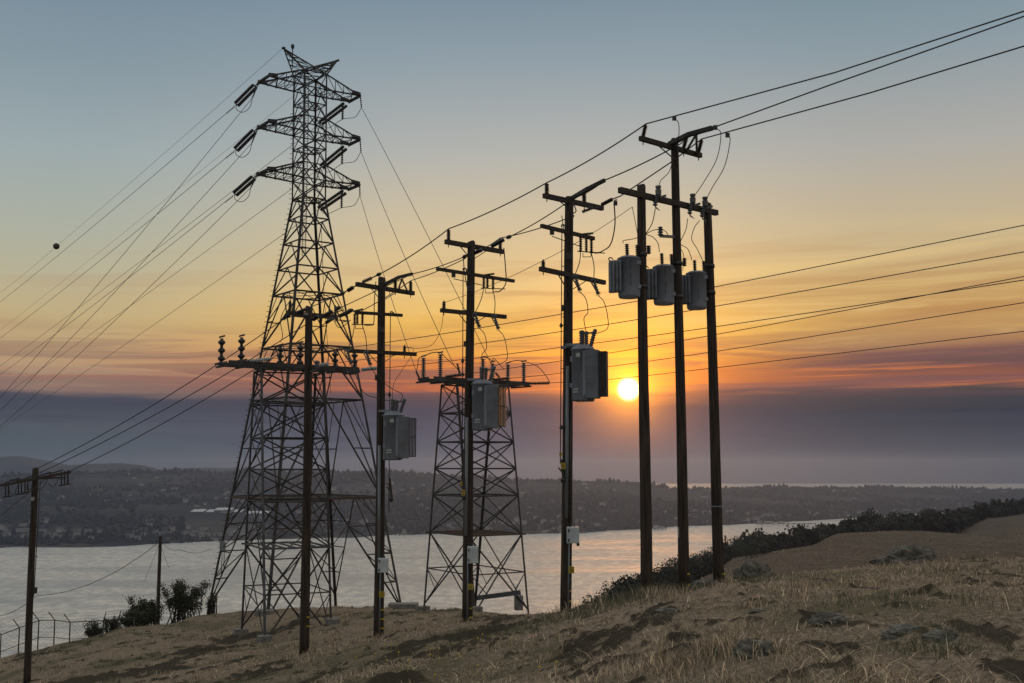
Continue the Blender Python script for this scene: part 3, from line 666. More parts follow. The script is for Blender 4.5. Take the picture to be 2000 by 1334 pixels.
for sa in (-1, 1):
    b = MB(); zp = tz(106); t0 = tcx(zt_); tip = t0 + A_ * sa * 2.45; tip.z = zp; PK[sa] = tip
    for s2 in (-1, 1):
        near = corner(0 if s2 < 0 else 1, zt_) if sa < 0 else corner(3 if s2 < 0 else 2, zt_)
        far = corner(3 if s2 < 0 else 2, zt_) if sa < 0 else corner(0 if s2 < 0 else 1, zt_)
        b.angle(near, tip, .13, B_ * s2); b.angle(far, tip, .13, B_ * s2)
        for q in (1, 2, 3, 4):
            b.angle(lerp(near, tip, q / 5), lerp(far, tip, q / 5), .07, B_ * s2)
            b.angle(lerp(near, tip, q / 5), lerp(far, tip, (q - 1) / 5), .06, B_ * s2)
    for q in (1, 2, 3):
        n1 = corner(0, zt_) if sa < 0 else corner(3, zt_); n2 = corner(1, zt_) if sa < 0 else corner(2, zt_)
        b.angle(lerp(n1, tip, q / 4), lerp(n2, tip, q / 4), .06, (0, 0, 1))
    b.bar(tip - Vector((.12, 0, .05)), tip + Vector((.16, 0, .03)), .14)
    b.build('peak', M['steel'], root)
b = MB(); p = at(571.5, 95, 89.2); b.tube([p - Vector((0, 0, 1.6)), p], .05, 6); b.lathe(p, p + Vector((0, 0, .36)), [(0, .10), (.3, .14), (.8, .14), (1, .1)], 10)
b.build('beacon', M['hardware'], root)
b = MB(); lx = tcx(zw) - A_ * .35                       # climbing ladder inside the body
for s in (-.14, .14): b.bar((lx.x + s, lx.y, tz(500)), (lx.x + s, lx.y, tz(150)), .05)
for k in range(80):
    z = tz(500) + (tz(150) - tz(500)) * k / 79; b.bar((lx.x - .14, lx.y, z), (lx.x + .14, lx.y, z), .03)
b.build('ladder', M['steel'], root)
b = MB()                                             # step bolts up the left leg
for k in range(90):
    z = zb + 3 + k * .42; c = corner(0, z); b.bar(c, c + Vector((-.22, 0, 0)), .035)
b.build('step_bolts', M['steel'], root)
b = MB(); c = corner(0, tz(1068)); b.box((c.x + .25, c.y - .3, c.z), (.42, .3, .72)); b.build('meter_box', M['conduit'], root)
b = MB(); b.tube([(c.x + .2, c.y - .3, c.z - .3), (c.x + .2, c.y - .3, c.z - 2.4)], .04, 6); b.tube([(c.x + .38, c.y - .3, c.z - .3), (c.x + .38, c.y - .3, c.z - 2.0)], .04, 6)
b.build('conduit', M['conduit'], root)
b = MB()                                             # drop cables inside the tower
b.tube([at(627, 440, 90), at(632, 560, 90.5), at(640, 680, 91), at(646, 770, 91)], .022, 5); b.build('drop_cable', M['wire'], root)

# wires and strings of the tower
def wire(pts, r, label, group=None, sag=0, name='power_line', n=24, cat='power line', seg=5):
    P = [Vector(p) for p in pts]; out = []
    for a, c in zip(P[:-1], P[1:]):
        for k in range(n):
            t = k / n; q = a.lerp(c, t); q.z -= sag * 4 * t * (1 - t); out.append(q)
    out.append(P[-1]); o = MB().tube(out, r, seg).build(name, M['wire']); return tag(o, label, cat, group)
def curve(ctrl, n=10):                                # Catmull-Rom through points
    P = [Vector(p) for p in ctrl]; P = [P[0] * 2 - P[1]] + P + [P[-1] * 2 - P[-2]]; out = []
    for i in range(1, len(P) - 2):
        for k in range(n):
            t = k / n; a, b_, c, d = P[i - 1:i + 3]
            out.append(.5 * ((2 * b_) + (c - a) * t + (2 * a - 5 * b_ + 4 * c - d) * t * t + (3 * b_ - a - 3 * c + d) * t ** 3))
    out.append(P[-2]); return out
LINES = [('upper', (0, 590), (462, 204)), ('mid', (0, 661), (461, 292)), ('lower', (0, 732), (459, 379))]
NM = {'upper': 'top', 'mid': 'middle', 'lower': 'bottom'}
for nm, e, s in LINES:
    tipA = TIP[(nm, -1, -1)]; endS = at(s[0], s[1], tipA.y + 1.5)
    d = (endS - tipA)
    for off in (-.125, .125):
        p0 = tipA + d * .16 + Vector((off, 0, -off * .9)); p1 = endS + Vector((off, 0, -off * .9))
        b = MB().sheds(p0, p1, 17, .15, .6, 8); b.build('insulator_string', M['ins_dark'], root)
    b = MB(); yk = Vector((.19, 0, -.17)); b.bar(tipA, tipA + d * .13, .07); b.bar(tipA + d * .15 + yk, tipA + d * .15 - yk, .08); b.bar(endS + yk, endS - yk, .08)
    dd = (at(e[0], e[1], 161) - endS).normalized()
    for q in range(6): b.bar(endS + dd * (.5 + q * .30) - Vector((0, 0, .10)), endS + dd * (.62 + q * .30), .06)
    b.build('clamp', M['hardware'], root)
    far = at(e[0] - 90, e[1] + 78, 172)
    wire([endS, at(e[0], e[1], 161), far], .024, f'thin conductor leaving the {NM[nm]} left arm string of the tall tower toward the left edge', 'conductors leaving the tall tower to the left', .25)
    # hanging jumper with its own small string
    tipB = TIP[(nm, -1, -1)]; k0 = at(s[0] + 31, s[1] - 13, 88.5)
    MB().sheds(tipB + Vector((0, 0, -.1)), k0, 9, .075, .5, 7).build('small_string', M['ins_dark'], root)
    jp = curve([endS, at(s[0] + 0, s[1] + 10, 88), at(s[0] + 13, s[1] + 15, 88), at(s[0] + 26, s[1] + 5, 88), k0])
    MB().tube(jp, .028, 5).build('jumper', M['wire'], root)
    le = {'upper': (0, 777), 'mid': (0, 803), 'lower': (0, 834)}[nm]
    far2 = at(le[0] - 80, le[1] + 86, 118)
    wire([k0, at(le[0], le[1], 112), far2], .022, f'steep thin conductor from the {NM[nm]} left jumper loop of the tall tower', 'steep conductors from the left jumpers', .3)
RL = [('upper', (0, 715), (627, 240), (706, 210), (669, 233)), ('mid', (0, 777), (628, 326), (705, 296), (668, 320)), ('lower', (0, 838), (624, 408), (703, 382), (667, 406))]
BEND = {'upper': (970, 733), 'mid': (886, 712), 'lower': (813, 726)}
for nm, e, s, j, h in RL:
    tipF = TIP[(nm, 1, -1)]; tipR = TIP[(nm, 1, 1)]; endS = at(s[0], s[1], tipF.y + 2.2); d = endS - tipF
    for off in (-.125, .125):
        MB().sheds(tipF + d * .12 + Vector((off, 0, -off * .9)), endS + Vector((off, 0, -off * .9)), 17, .15, .6, 8).build('insulator_string', M['ins_dark'], root)
    hp = at(h[0], h[1], tipF.y); MB().sheds(Vector((hp.x, hp.y, tipF.z - .05)), hp, 10, .12, .4, 8).build('insulator_string', M['ins_dark'], root)
    jr = at(j[0], j[1], tipR.y); MB().sheds(tipR, jr, 6, .07, .5, 7).build('small_string', M['ins_dark'], root)
    MB().tube(curve([endS, at(s[0] + 14, s[1] + 10, 93), hp, at((h[0] + j[0]) / 2 + 6, (h[1] + j[1]) / 2 + 7, 91.5), jr]), .026, 5).build('jumper', M['wire'], root)
    wire([endS, at(e[0], e[1], 168), at(e[0] - 90, e[1] + 72, 180)], .022, f'thin conductor leaving the {NM[nm]} right arm string of the tall tower toward the left edge', 'conductors leaving the tall tower to the left', .2)
    bx, by = BEND[nm]
    wire([jr, at(bx, by, 73)], .022, f'thin conductor slanting from the {NM[nm]} right arm of the tall tower to the slim tower', 'conductors slanting to the right small tower', -.25 if nm == 'upper' else .35)
e1 = at(130, 465, 140)
wire([PK[-1], at(110, 481, 142), at(0, 572, 158), at(-90, 648, 170)], .014, 'fine earth wire from the left peak of the tall tower carrying the marker ball', None, .15)
wire([PK[1], at(570, 190, 97), at(0, 645, 168), at(-90, 715, 182)], .013, 'fine earth wire from the right peak of the tall tower toward the left edge', None, .15)
bc = at(110, 481, 141.9); b = MB(); prof = [(.5 - .5 * math.cos(a), .41 * math.sin(a) + .002) for a in np.linspace(0, math.pi, 13)]
b.lathe(bc - Vector((.41, 0, 0)), bc + Vector((.41, 0, 0)), prof, 20); b.smooth = [True] * len(b.smooth)
tag(b.build('marker_ball', M['ball']), 'dark red aviation marker ball threaded on the uppermost wire at left', 'marker ball')

# ---- small cable towers with a post insulator platform
def small_tower(cpx, base_py, top_py, D, th, label, beam, posts, shed_n, pr, pm, strings, grp='small lattice towers', plank=False):
    th = R(th); a = Vector((math.cos(th), math.sin(th), 0)); bb = Vector((math.sin(th), -math.cos(th), 0))
    c0 = at(cpx[0], base_py, D); c1 = at(cpx[1], top_py, D)
    r = empty('lattice_tower', (c0.x, c0.y, c0.z), label, 'lattice tower', grp)
    sep, w0, w1 = 3.9 / 2, 6.3 / 2, 2.0 / 2; zt = c1.z - .25
    def cn(i, z):
        sa, sb = SGN[i]; k = (z - c0.z) / (zt - c0.z); v = c0.lerp(c1, k) + a * sa * sep + bb * sb * (w0 + (w1 - w0) * k); v.z = z; return v
    for i in range(4):
        gd = cn(i, c0.z); lo = min(gz(gd.x, gd.y) - .3, c0.z); out = a * SGN[i][0] + bb * SGN[i][1]
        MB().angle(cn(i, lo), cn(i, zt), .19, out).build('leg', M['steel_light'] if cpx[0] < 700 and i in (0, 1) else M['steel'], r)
        g0 = gz(cn(i, lo).x, cn(i, lo).y); MB().box((cn(i, lo).x, cn(i, lo).y, g0 + .05), (.7, .7, .6), th).build('footing', M['concrete'], r)
    fr = [0, .33, .50, .62, .74, .87, 1.0]; H = zt - c0.z
    for k in range(6):
        z0, z1 = c0.z + H * fr[k], c0.z + H * fr[k + 1]; b = MB()
        for i in range(4):
            j = (i + 1) % 4; out = a * (SGN[i][0] + SGN[j][0]) + bb * (SGN[i][1] + SGN[j][1])
            add_panel(b, cn(i, z0), cn(j, z0), cn(i, z1), cn(j, z1), 'Yh' if k == 0 else 'Xh', .095 if k else .11, out)
        if k == 1: b.angle(cn(0, z1), cn(2, z1), .09, (0, 0, 1)); b.angle(cn(1, z1), cn(3, z1), .09, (0, 0, 1))
        b.build('brace_panel', M['steel'], r)
    zz = c0.z + H * .33; b = MB()                    # cable platform
    for s in (-1, 1): b.bar(cn(0 if s < 0 else 1, zz) - a * .2, cn(3 if s < 0 else 2, zz) + a * .2, .22, .10)
    for q in range(7): u = q / 6; b.bar(lerp(cn(0, zz), cn(3, zz), u), lerp(cn(1, zz), cn(2, zz), u), .10, .08)
    b.build('platform', M['rust'] if plank else M['steel_light'], r)
    # top platform beams
    zc = c1.z; L = level(beam[0][0], beam[0][1], zc); Rr = level(beam[1][0], beam[1][1], zc); L.z = Rr.z = zc
    if abs(L.y - D) > 9: L.y = D - 3
    ax = (Rr - L).normalized(); px_ = Vector((ax.y, -ax.x, 0)); b = MB()
    for s in (-.8, .8): b.bar(L + px_ * s + ax * .4, Rr + px_ * s - ax * .4, .16, .26)
    for q in range(8): p = L.lerp(Rr, .04 + q * .13); b.bar(p - px_ * 1.0 - Vector((0, 0, .16)), p + px_ * 1.0 - Vector((0, 0, .16)), .14, .10)
    beamo = b.build('top_beam', M['steel'], r)
    pts = []
    for (x, y0, y1) in posts:
        t = min(1, max(0, (x - beam[0][0]) / (beam[1][0] - beam[0][0]))); D_ = L.y + (Rr.y - L.y) * t
        p0, p1 = at(x, y1, D_), at(x, y0, D_); p1 = Vector((p0.x, p0.y, p1.z)); pts.append((p0, p1))
        b = MB().sheds(p0, p1 - Vector((0, 0, .12)), shed_n, pr, .42, 10); b.bar(p1 - Vector((.16, 0, .06)), p1 + Vector((.18, 0, .04)), .09)
        b.build('post_insulator', pm, r)
        MB().bar(p0 - Vector((.35, 0, .10)), p0 + Vector((.35, 0, .02)), .25, .10).build('bracket', M['steel_light'], r)
    for (x0, y0, x1, y1) in strings:
        t = (x0 - beam[0][0]) / (beam[1][0] - beam[0][0]); D_ = L.y + (Rr.y - L.y) * min(1.1, t) - .6
        MB().sheds(at(x0, y0, D_), at(x1, y1, D_ - .3), 12, .13, .4, 8).build('strain_insulator', M['ins_glass'] if not plank else M['ins_dark'], r)
    for k in range(0, len(pts) - 1, 2):
        MB().tube(curve([pts[k][1], lerp(pts[k][1], pts[k + 1][1], .5) + Vector((0, 0, .08 if plank else -.2)), pts[k + 1][1]]), .03, 5).build('bus_bar', M['wire'], r) if plank else None
    return r, pts, (L, Rr)
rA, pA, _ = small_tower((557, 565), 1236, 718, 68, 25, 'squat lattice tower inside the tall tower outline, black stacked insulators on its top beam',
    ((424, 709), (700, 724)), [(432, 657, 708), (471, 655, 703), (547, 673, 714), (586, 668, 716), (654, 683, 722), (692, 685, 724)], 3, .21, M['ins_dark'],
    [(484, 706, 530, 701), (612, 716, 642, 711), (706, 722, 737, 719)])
rB, pB, _ = small_tower((928, 928), 1186, 745, 72, 33, 'slim lattice tower right of the tall one, ribbed grey insulators on its top beam',
    ((823, 740), (1027, 752)), [(827, 695, 738), (860, 688, 738), (943, 697, 744), (962, 706, 748), (992, 708, 748), (1023, 705, 750)], 11, .17, M['ins_grey'],
    [(870, 736, 907, 731), (960, 742, 994, 739), (1035, 749, 1073, 748)], plank=True)
for i, (x0, y0, x1, y1, d) in enumerate(((813, 726, 819, 739, 71), (893, 710, 898, 730, 71), (968, 728, 976, 738, 73))):
    MB().sheds(at(x0, y0, d), at(x1, y1, d), 6, .09, .5, 7).build('arrester', M['ins_dark'], rB)
MB().tube(curve([pB[1][1], at(872, 700, 71), at(890, 717, 71), at(900, 728, 71)]), .025, 5).build('jumper', M['wire'], rB)
MB().tube(curve([pB[5][1], at(1050, 716, 74), at(1067, 735, 74), at(1074, 748, 74)]), .025, 5).build('jumper', M['wire'], rB)
MB().tube(curve([pB[0][1], at(818, 700, 71), at(816, 714, 71), at(813, 726, 71)]), .025, 5).build('jumper', M['wire'], rB)
MB().tube(curve([pB[3][1], at(965, 700, 72), at(985, 722, 72)]), .025, 5).build('jumper', M['wire'], rB)
b = MB().bar(at(931, 1168, 68.5), at(1017, 1157, 68.5), .08, .27); tag(b.build('steel_beam', M['steel_light']), 'grey steel beam slung low across the front of the slim lattice tower', 'beam')
fp = at(1013, 1184, 70.5); b = MB().box((fp.x, fp.y, fp.z + .22), (.48, .48, .9), .2); tag(b.build('concrete_block', M['concrete'], bevel=.03), 'upright concrete block at the right foot of the slim lattice tower', 'concrete block')

# six thin conductors from the small towers to the right edge
TL = [((530, 701), 67, [(820, 659), (1100, 613), (1398, 560)], (2000, 440), 42, 'first'), ((642, 711), 68, [(814, 688), (1100, 647), (1399, 598)], (2000, 492), 43, 'second'),
      ((737, 719), 69, [(820, 712), (1100, 678), (1399, 638)], (2000, 547), 45, 'third'), ((907, 731), 71, [(1100, 704), (1400, 653)], (2000, 540), 46, 'fourth'),
      ((994, 739), 72, [(1100, 728), (1400, 686)], (2000, 591), 48, 'fifth'), ((1073, 748), 73, [(1190, 741), (1400, 718)], (2000, 647), 50, 'sixth')]
for (s, d0, midp, e, d1, nm) in TL:
    pts = [at(s[0], s[1], d0)]
    # depth along a straight span: inverse depth is linear in the picture column
    def dep(x): k = (x - s[0]) / (e[0] - s[0]); return 1 / ((1 - k) / d0 + k / d1)
    for m_ in midp: pts.append(at(m_[0], m_[1], dep(m_[0])))
    pts.append(at(e[0], e[1], d1)); k = e[0] + 1100; sl_ = (e[1] - midp[-1][1]) / (e[0] - midp[-1][0]); pts.append(at(k, e[1] + sl_ * 1100, dep(k)))
    src = 'stacked insulator tower' if d0 < 70 else 'slim lattice tower'
    wire(curve(pts, 12), .020, f'thin conductor behind the three right poles, {nm} from the top where they cross it', 'thin conductors to the right edge', 0, n=1)
#TAIL2
# ------------------------------------------------------------------ wooden poles
MPX = lambda D: D / F            # metres per picture pixel at a depth
def pole(top, base, D, w_top, w_base, label, group=None, name='utility_pole'):
    p0 = at(base[0], base[1], D); g = gz(p0.x, p0.y); p0.z = g - .3
    p1 = at(top[0], top[1], D); r = empty(name, (p0.x, p0.y, g), label, 'utility pole', group)
    n = 14; b = MB(); pts = []; rs = []
    for k in range(n + 1):
        t = k / n; q = p0.lerp(p1, t) + Vector((.012 * math.sin(t * 7 + base[0]), 0, 0)); pts.append(q); rs.append((w_base * (1 - t) + w_top * t) / 2 * MPX(D) * (1 + .012 * math.sin(t * 31 + top[0])))
    pts.append(p1 + Vector((0, 0, .035))); rs.append(rs[-1] * .8)
    b.tube(pts, rs, 16).build('pole_shaft', M['wood'], r)
    r['h'] = 0.0; del r['h']
    return r, p0, p1, D
def on(P, py, dx=0, dd=0):       # a point at this picture row on the pole, dx metres to the right, dd nearer
    r, p0, p1, D = P; z = at(1000, py, D).z
    k = (z - p0.z) / (p1.z - p0.z); q = p0.lerp(p1, k); return Vector((q.x + dx, q.y - dd, z))
def arm(P, L, Rr, py, th, name='crossarm', m='arm', dmin=None, front=.22):
    r, p0, p1, D = P; z = on(P, py).z
    if dmin: a, c = at(L[0], L[1], dmin[0]), at(Rr[0], Rr[1], dmin[1])
    else: a, c = level(L[0], L[1], z), level(Rr[0], Rr[1], z)
    s = Vector((0, -front, 0)); a = a + s * 0; c = c + s * 0
    h = th * MPX(D); o = MB().bar(a, c, h * .85, h).build(name, M[m], r, bevel=.008)
    # through bolts
    d = (c - a).normalized(); n = d.cross(Vector((0, 0, 1))).normalized(); b = MB()
    for t in (.06, .3, .5, .7, .94): q = a.lerp(c, t); b.tube([q - n * h * .62, q + n * h * .62], .014, 6)
    b.build('bolt', M['hardware'], o)
    return o, a, c, h
def on_arm(A, px): o, a, c, h = A; 
def armpt(A, px):                # the point of an arm seen at a picture column
    o, a, c, h = A; lo, hi = 0, 1
    def col(p): q = p - Vector((0, 0, CAMZ)); d = q.y * CP + q.z * SP; return 1000 + F * q.x / d
    for _ in range(30):
        m_ = (lo + hi) / 2
        if col(a.lerp(c, m_)) < px: lo = m_
        else: hi = m_
    return a.lerp(c, lo)
def pin(A, px, hpx, rpx, n=7, m='ins_dark', lean=(0, 0, 0), D=None, name='insulator'):
    q = armpt(A, px); k = MPX(q.y); p0 = q + Vector((0, 0, A[3] / 2)); p1 = p0 + Vector((0, 0, hpx * k)) + Vector(lean) * hpx * k
    b = MB().sheds(p0, p1, n, rpx * k, .62, 12); b.tube([p1, p1 + (p1 - p0).normalized() * .06], .03, 6); b.tube([p0, p0 - Vector((0, 0, A[3] + .12))], .018, 6)
    b.build(name, M[m], A[0]); return p1 + (p1 - p0).normalized() * .05
def strut(A, px, P, py, w=.045):
    q = armpt(A, px); b = MB().bar(q - Vector((0, .05, A[3] * .3)), on(P, py, 0, .16), w, .02); b.build('brace', M['hardware'], A[0])
def strain(P, p, q, r=.075, n=8, m='ins_dark'):
    MB().sheds(p, q, n, r, .5, 9).build('strain_insulator', M[m], P[0])
def clampb(P, p, s=.11):
    p = Vector(p); b = MB().lathe(p - Vector((s * 1.1, .02, s * .5)), p + Vector((s * 1.1, 0, s * .5)), [(0, s * .3), (.3, s * .8), (.7, s * .75), (1, s * .25)], 8); b.build('clamp', M['hardware'], P[0])
def jumper(P, pts, r=.014, name='jumper'): MB().tube(curve(pts, 8), r, 5).build(name, M['wire'], P[0])
def cutout(A, px, dz=.05, side=1):         # a fused cutout hanging aslant under an arm
    q = armpt(A, px) - Vector((0, .12, 0)); b = MB()
    b.bar(q + Vector((0, 0, .05)), q + Vector((0, -.12, -.12)), .05)
    t = q + Vector((-.02, -.14, -.08)); e = t + Vector((.15 * side, -.03, -.46))
    b.sheds(t, e, 5, .075, .55, 8); b.bar(t + Vector((-.14, 0, .05)), t + Vector((.1, 0, .1)), .07); b.bar(e + Vector((-.07, 0, -.02)), e + Vector((.09, 0, .01)), .05)
    b.tube([t + Vector((-.14, -.02, .02)), e + Vector((-.03, -.08, 0))], .025, 6)
    for k in range(4): b.bar(e, e + Vector((-.08 + k * .05, 0, -.10)), .014)
    b.build('fuse_cutout', M['ins_grey'], A[0]); return e + Vector((0, 0, -.08)), t + Vector((0, 0, .12))
def disconnect(A, P, xs, px_frame, top_py, bot_py):     # hanging switch insulators with the little frame below
    k = MPX(P[3]); ends = []
    q0 = armpt(A, xs[0]); q1 = armpt(A, xs[-1])
    for x in xs:
        q = armpt(A, x); q = q + Vector((0, 0, -A[3] * .45)); e = q - Vector((0, 0, (bot_py - top_py) * k)); ends.append(e)
        MB().sheds(q, e, 8, .070, .5, 9).build('insulator', M['ins_dark'], A[0])
    b = MB(); b.bar(ends[0] - Vector((.12, 0, 0)), ends[-1] + Vector((.5, 0, .02)), .035)
    m_ = (ends[0] + ends[-1]) / 2 + Vector((.03, 0, 0))
    for a_, c_ in (((-.15, -.02), (-.15, -.17)), ((-.15, -.17), (.15, -.17)), ((.15, -.17), (.15, -.02))): b.bar(m_ + Vector((a_[0], 0, a_[1])), m_ + Vector((c_[0], 0, c_[1])), .025)
    b.bar(q0 + Vector((-.1, .3, A[3] * .6)), q1 + Vector((.05, -.35, A[3] * .8)), .05, .07)
    b.build('switch_frame', M['hardware'], A[0]); return ends
def tank_tags(P, rows, dx):
    for py in rows: q = on(P, py, dx, 0); b = MB(); rr = .17 if P[3] < 60 else .12
    return
def bands(P, rows, off=.55, w=.055):        # short yellow marker strips wrapped on one side of the pole
    r_, p0, p1, D = P
    for py in rows:
        q = on(P, py); rad = 11 * MPX(D) * 1.04; b = MB(); vs = []; n = 7; a0 = -R(66); a1 = -R(22)
        for j in (0, 1):
            for k in range(n + 1):
                a = a0 + (a1 - a0) * k / n; vs.append((q.x + math.cos(a) * rad, q.y + math.sin(a) * rad, q.z + (j - .5) * w))
        b.add(vs, [(k, k + 1, n + 2 + k, n + 1 + k) for k in range(n)]); b.build('marker_strip', M['yellow'], r_)
def riser(P, x0, y0, x1, y1, rad, m='conduit', name='conduit', dd=.0, seg=8):
    D = P[3]; b = MB(); a, c = at(x0, y0, D - .2 - dd), at(x1, y1, D - .2 - dd); b.tube([a, c], rad, seg); b.build(name, M[m], P[0]); return a, c
def warning_sign(P, x, y, wpx, hpx, label):
    D = P[3] - .30; c = at(x, y, D); w, h = wpx * MPX(D), hpx * MPX(D)
    s = MB().box(c, (w, .01, h)).build('warning_sign', M['yellow']); s['label'] = label; s['category'] = 'sign'; s['group'] = 'yellow plates on the pole shafts'
    b = MB()
    for k, (u, ln) in enumerate(((.30, .55), (.08, .75), (-.12, .7), (-.32, .5))): b.box((c.x, c.y - .008, c.z + u * h), (w * ln, .004, h * .07))
    b.build('printed_lines', M['ink'], s)

# transformers with a radiator bank (three poles)
def transformer_proto():
    r = bpy.data.objects.new('transformer', None); COL.objects.link(r)
    H = 2.02; rad = .41; b = MB()
    b.lathe((0, 0, 0), (0, 0, H), [(0, rad * .97), (.01, rad), (.90, rad), (.905, rad + .025), (.925, rad + .025), (.93, rad * .98), (.965, rad * .93), (1, rad * .55)], 36)
    b.smooth = [True] * (len(b.smooth) - 2) + [False, False]; tk = b.build('tank', M['tank'], r)
    b = MB(); b.tube([Vector((math.cos(a), math.sin(a), 0)) * (rad + .03) + Vector((0, 0, H * .915)) for a in np.linspace(0, 2 * math.pi, 29)], .018, 6, False); b.build('lid_band', M['tank'], tk)
    MB().box((0, 0, .02), (.62, .62, .08)).build('base_ring', M['hardware'], tk)
    # header box and fins at the right
    MB().box((.42, -.22, .93), (.50, .34, 1.74)).build('radiator_header', M['tank2'], r, bevel=.03)
    MB().box((.16, -.36, .95), (.12, .12, 1.60)).build('radiator_pipe', M['tank'], r, bevel=.02)
    for k in range(5):
        x = .70 + k * .060; MB().bar((x, -.22, .12), (x, -.22, 1.74), .036, .26, (0, 1, 0)).build('radiator_fin', M['hardware'], r)
    b = MB()
    for z in (.14, .94, 1.72): b.box((.80, -.22, z), (.30, .10, .035))
    b.build('fin_tie', M['tank2'], r)
    for (x, z, w, h, m) in ((-.06, 1.62, .16, .15, 'label'), (-.16, .40, .24, .05, 'label'), (-.16, .30, .24, .05, 'label')):
        y = -math.sqrt(max(.01, rad * rad - x * x)) - .012
        MB().box((x, y, z), (w, .02, h), math.atan2(x, -y) * 1.0).build('plate', M[m], tk)
    MB().box((-.34, -.2, 1.50), (.12, .14, .20)).build('hanger_lug', M['tank'], r); MB().box((-.36, -.2, .55), (.12, .14, .16)).build('hanger_lug', M['tank'], r)
    MB().bar((-.62, -.02, H + .02), (-.02, -.02, H + .02), .12, .09).build('top_bracket', M['tank'], r)
    for (x, lean, h, rr) in ((-.02, 0, .50, .115), (.13, .02, .46, .085), (.30, .16, .52, .09)):
        b = MB().sheds((x, 0, H - .04), (x + lean, -.04, H - .04 + h), 6, rr, .68, 12); b.lathe((x + lean, -.04, H - .06 + h), (x + lean * 1.25, -.04, H + .04 + h), [(0, rr * .8), (.6, rr * .9), (1, .02)], 10)
        b.build('bushing', M['ins_grey'], r)
    MB().bar((0, -.04, H + .40), (.40, -.04, H + .43), .06).build('bushing_link', M['ins_grey'], r)
    return r
TPROTO = transformer_proto(); t_used = [0]
def transformer(P, bottom_px, label, s=1.0):
    o = TPROTO if not t_used[0] else copy_tree(TPROTO); t_used[0] = 1
    p = at(bottom_px[0], bottom_px[1], P[3] - .55); o.location = p; o.scale = (s, s, s); o.rotation_euler = (0, 0, -math.atan(p.x / p.y) + (R(-16) if P is P5 else R(-5) if P is P4 else R(1)))
    tag(o, label, 'transformer', 'transformers with radiator fins on the middle poles'); return o
def cabinet(P, x0, y0, x1, y1, label):
    D = P[3] - .42; a, c = at(x0, y0, D), at(x1, y1, D); w, h = c.x - a.x, a.z - c.z; q = (a + c) / 2
    r = empty('control_box', (q.x, q.y, c.z), label, 'control box', 'pale control boxes low on the poles')
    MB().box(q, (w, .30, h)).build('cabinet', M['box'], r, bevel=.012)
    MB().box((q.x + w * .06, q.y - .158, q.z), (w * .78, .018, h * .92)).build('door', M['box'], r, bevel=.006)
    b = MB(); b.box((q.x - w * .36, q.y - .17, q.z + h * .3), (.05, .04, .10)); b.box((q.x - w * .36, q.y - .17, q.z - h * .3), (.05, .04, .10)); b.build('hinge', M['hardware'], r)
    MB().box((q.x + w * .40, q.y - .1, c.z - .04), (.10, .10, .10)).build('gland', M['hardware'], r)
    MB().tube(curve([(q.x - w * .2, q.y, a.z), (q.x - w * .15, q.y, a.z + .10), (q.x + w * .1, q.y, a.z + .08), (q.x + w * .12, q.y, a.z)]), .02, 6).build('cable_loop', M['hardware'], r)

def writing(P, py, txt, size=.17):      # the small number plate on the shaft
    q = on(P, py); rad = 9.2 * MPX(P[3])
    MB().box((q.x, q.y - rad - .01, q.z), (rad * 1.5, .012, .24)).build('number_plate', M['hardware'], P[0])

# --- pole 5, right of the slim tower (transformer with the sun behind it)
P5 = pole((1112, 386), (1105, 1190), 41, 17, 22, 'wooden pole just left of the sun carrying a grey transformer', 'wooden poles of the overhead line')
A51 = arm(P5, (1062, 382), (1177, 407), 394, 9.5); A52 = arm(P5, (1057, 441), (1160, 466), 454, 7.5); A53 = arm(P5, (1055, 525), (1181, 552), 538, 9)
t51 = pin(A51, 1068, 20, 4.8, 8); t52 = pin(A51, 1141, 20, 4.8, 8); pin(A53, 1061, 12, 4.6, 4)
strut(A51, 1090, P5, 411); strut(A53, 1089, P5, 572); strut(A53, 1147, P5, 571)
b = MB(); p = on(P5, 387, .1); q = at(1149, 368, 39.6); e5 = at(1181, 352, 39.0); b.bar(p, q, .12, .13); b.bar(q, e5, .11, .12); b.build('bracket_bar', M['steel'], A51[0])
E5 = disconnect(A52, P5, (1134, 1145, 1155), 0, 464, 493)
cut5 = [cutout(A53, 1124), cutout(A53, 1160)]
b = MB(); q = armpt(A52, 1078); b.box(q - Vector((0, .05, .16)), (.16, .12, .16)); b.tube([q - Vector((0, .05, .3)), armpt(A52, 1131) - Vector((0, .02, .42))], .018, 5); b.build('switch_handle_rod', M['hardware'], A52[0])
# --- pole 4
P4 = pole((920, 473), (912, 1210), 45, 15, 21, 'wooden pole in front of the slim lattice tower, blue grey transformer hiding the tower top', 'wooden poles of the overhead line')
A41 = arm(P4, (870, 472), (983, 492), 481, 9); A42 = arm(P4, (853, 525), (1004, 549), 536, 6.5); A43 = arm(P4, (861, 606), (988, 619), 612, 8)
t41 = pin(A41, 876, 20, 4.2, 8); t42 = pin(A41, 977, 20, 4.2, 8); pin(A43, 867, 13, 4.2, 4)
strut(A41, 897, P4, 507); strut(A41, 952, P4, 511); strut(A43, 895, P4, 641); strut(A43, 950, P4, 638)
E4 = disconnect(A42, P4, (945, 952, 963), 0, 547, 568)
cut4 = [cutout(A43, 930), cutout(A43, 967)]
b = MB(); q = armpt(A42, 886); b.box(q - Vector((0, .05, .16)), (.16, .12, .16)); b.tube([q - Vector((0, .05, .3)), armpt(A42, 943) - Vector((0, .02, .38))], .018, 5); b.build('switch_handle_rod', M['hardware'], A42[0])
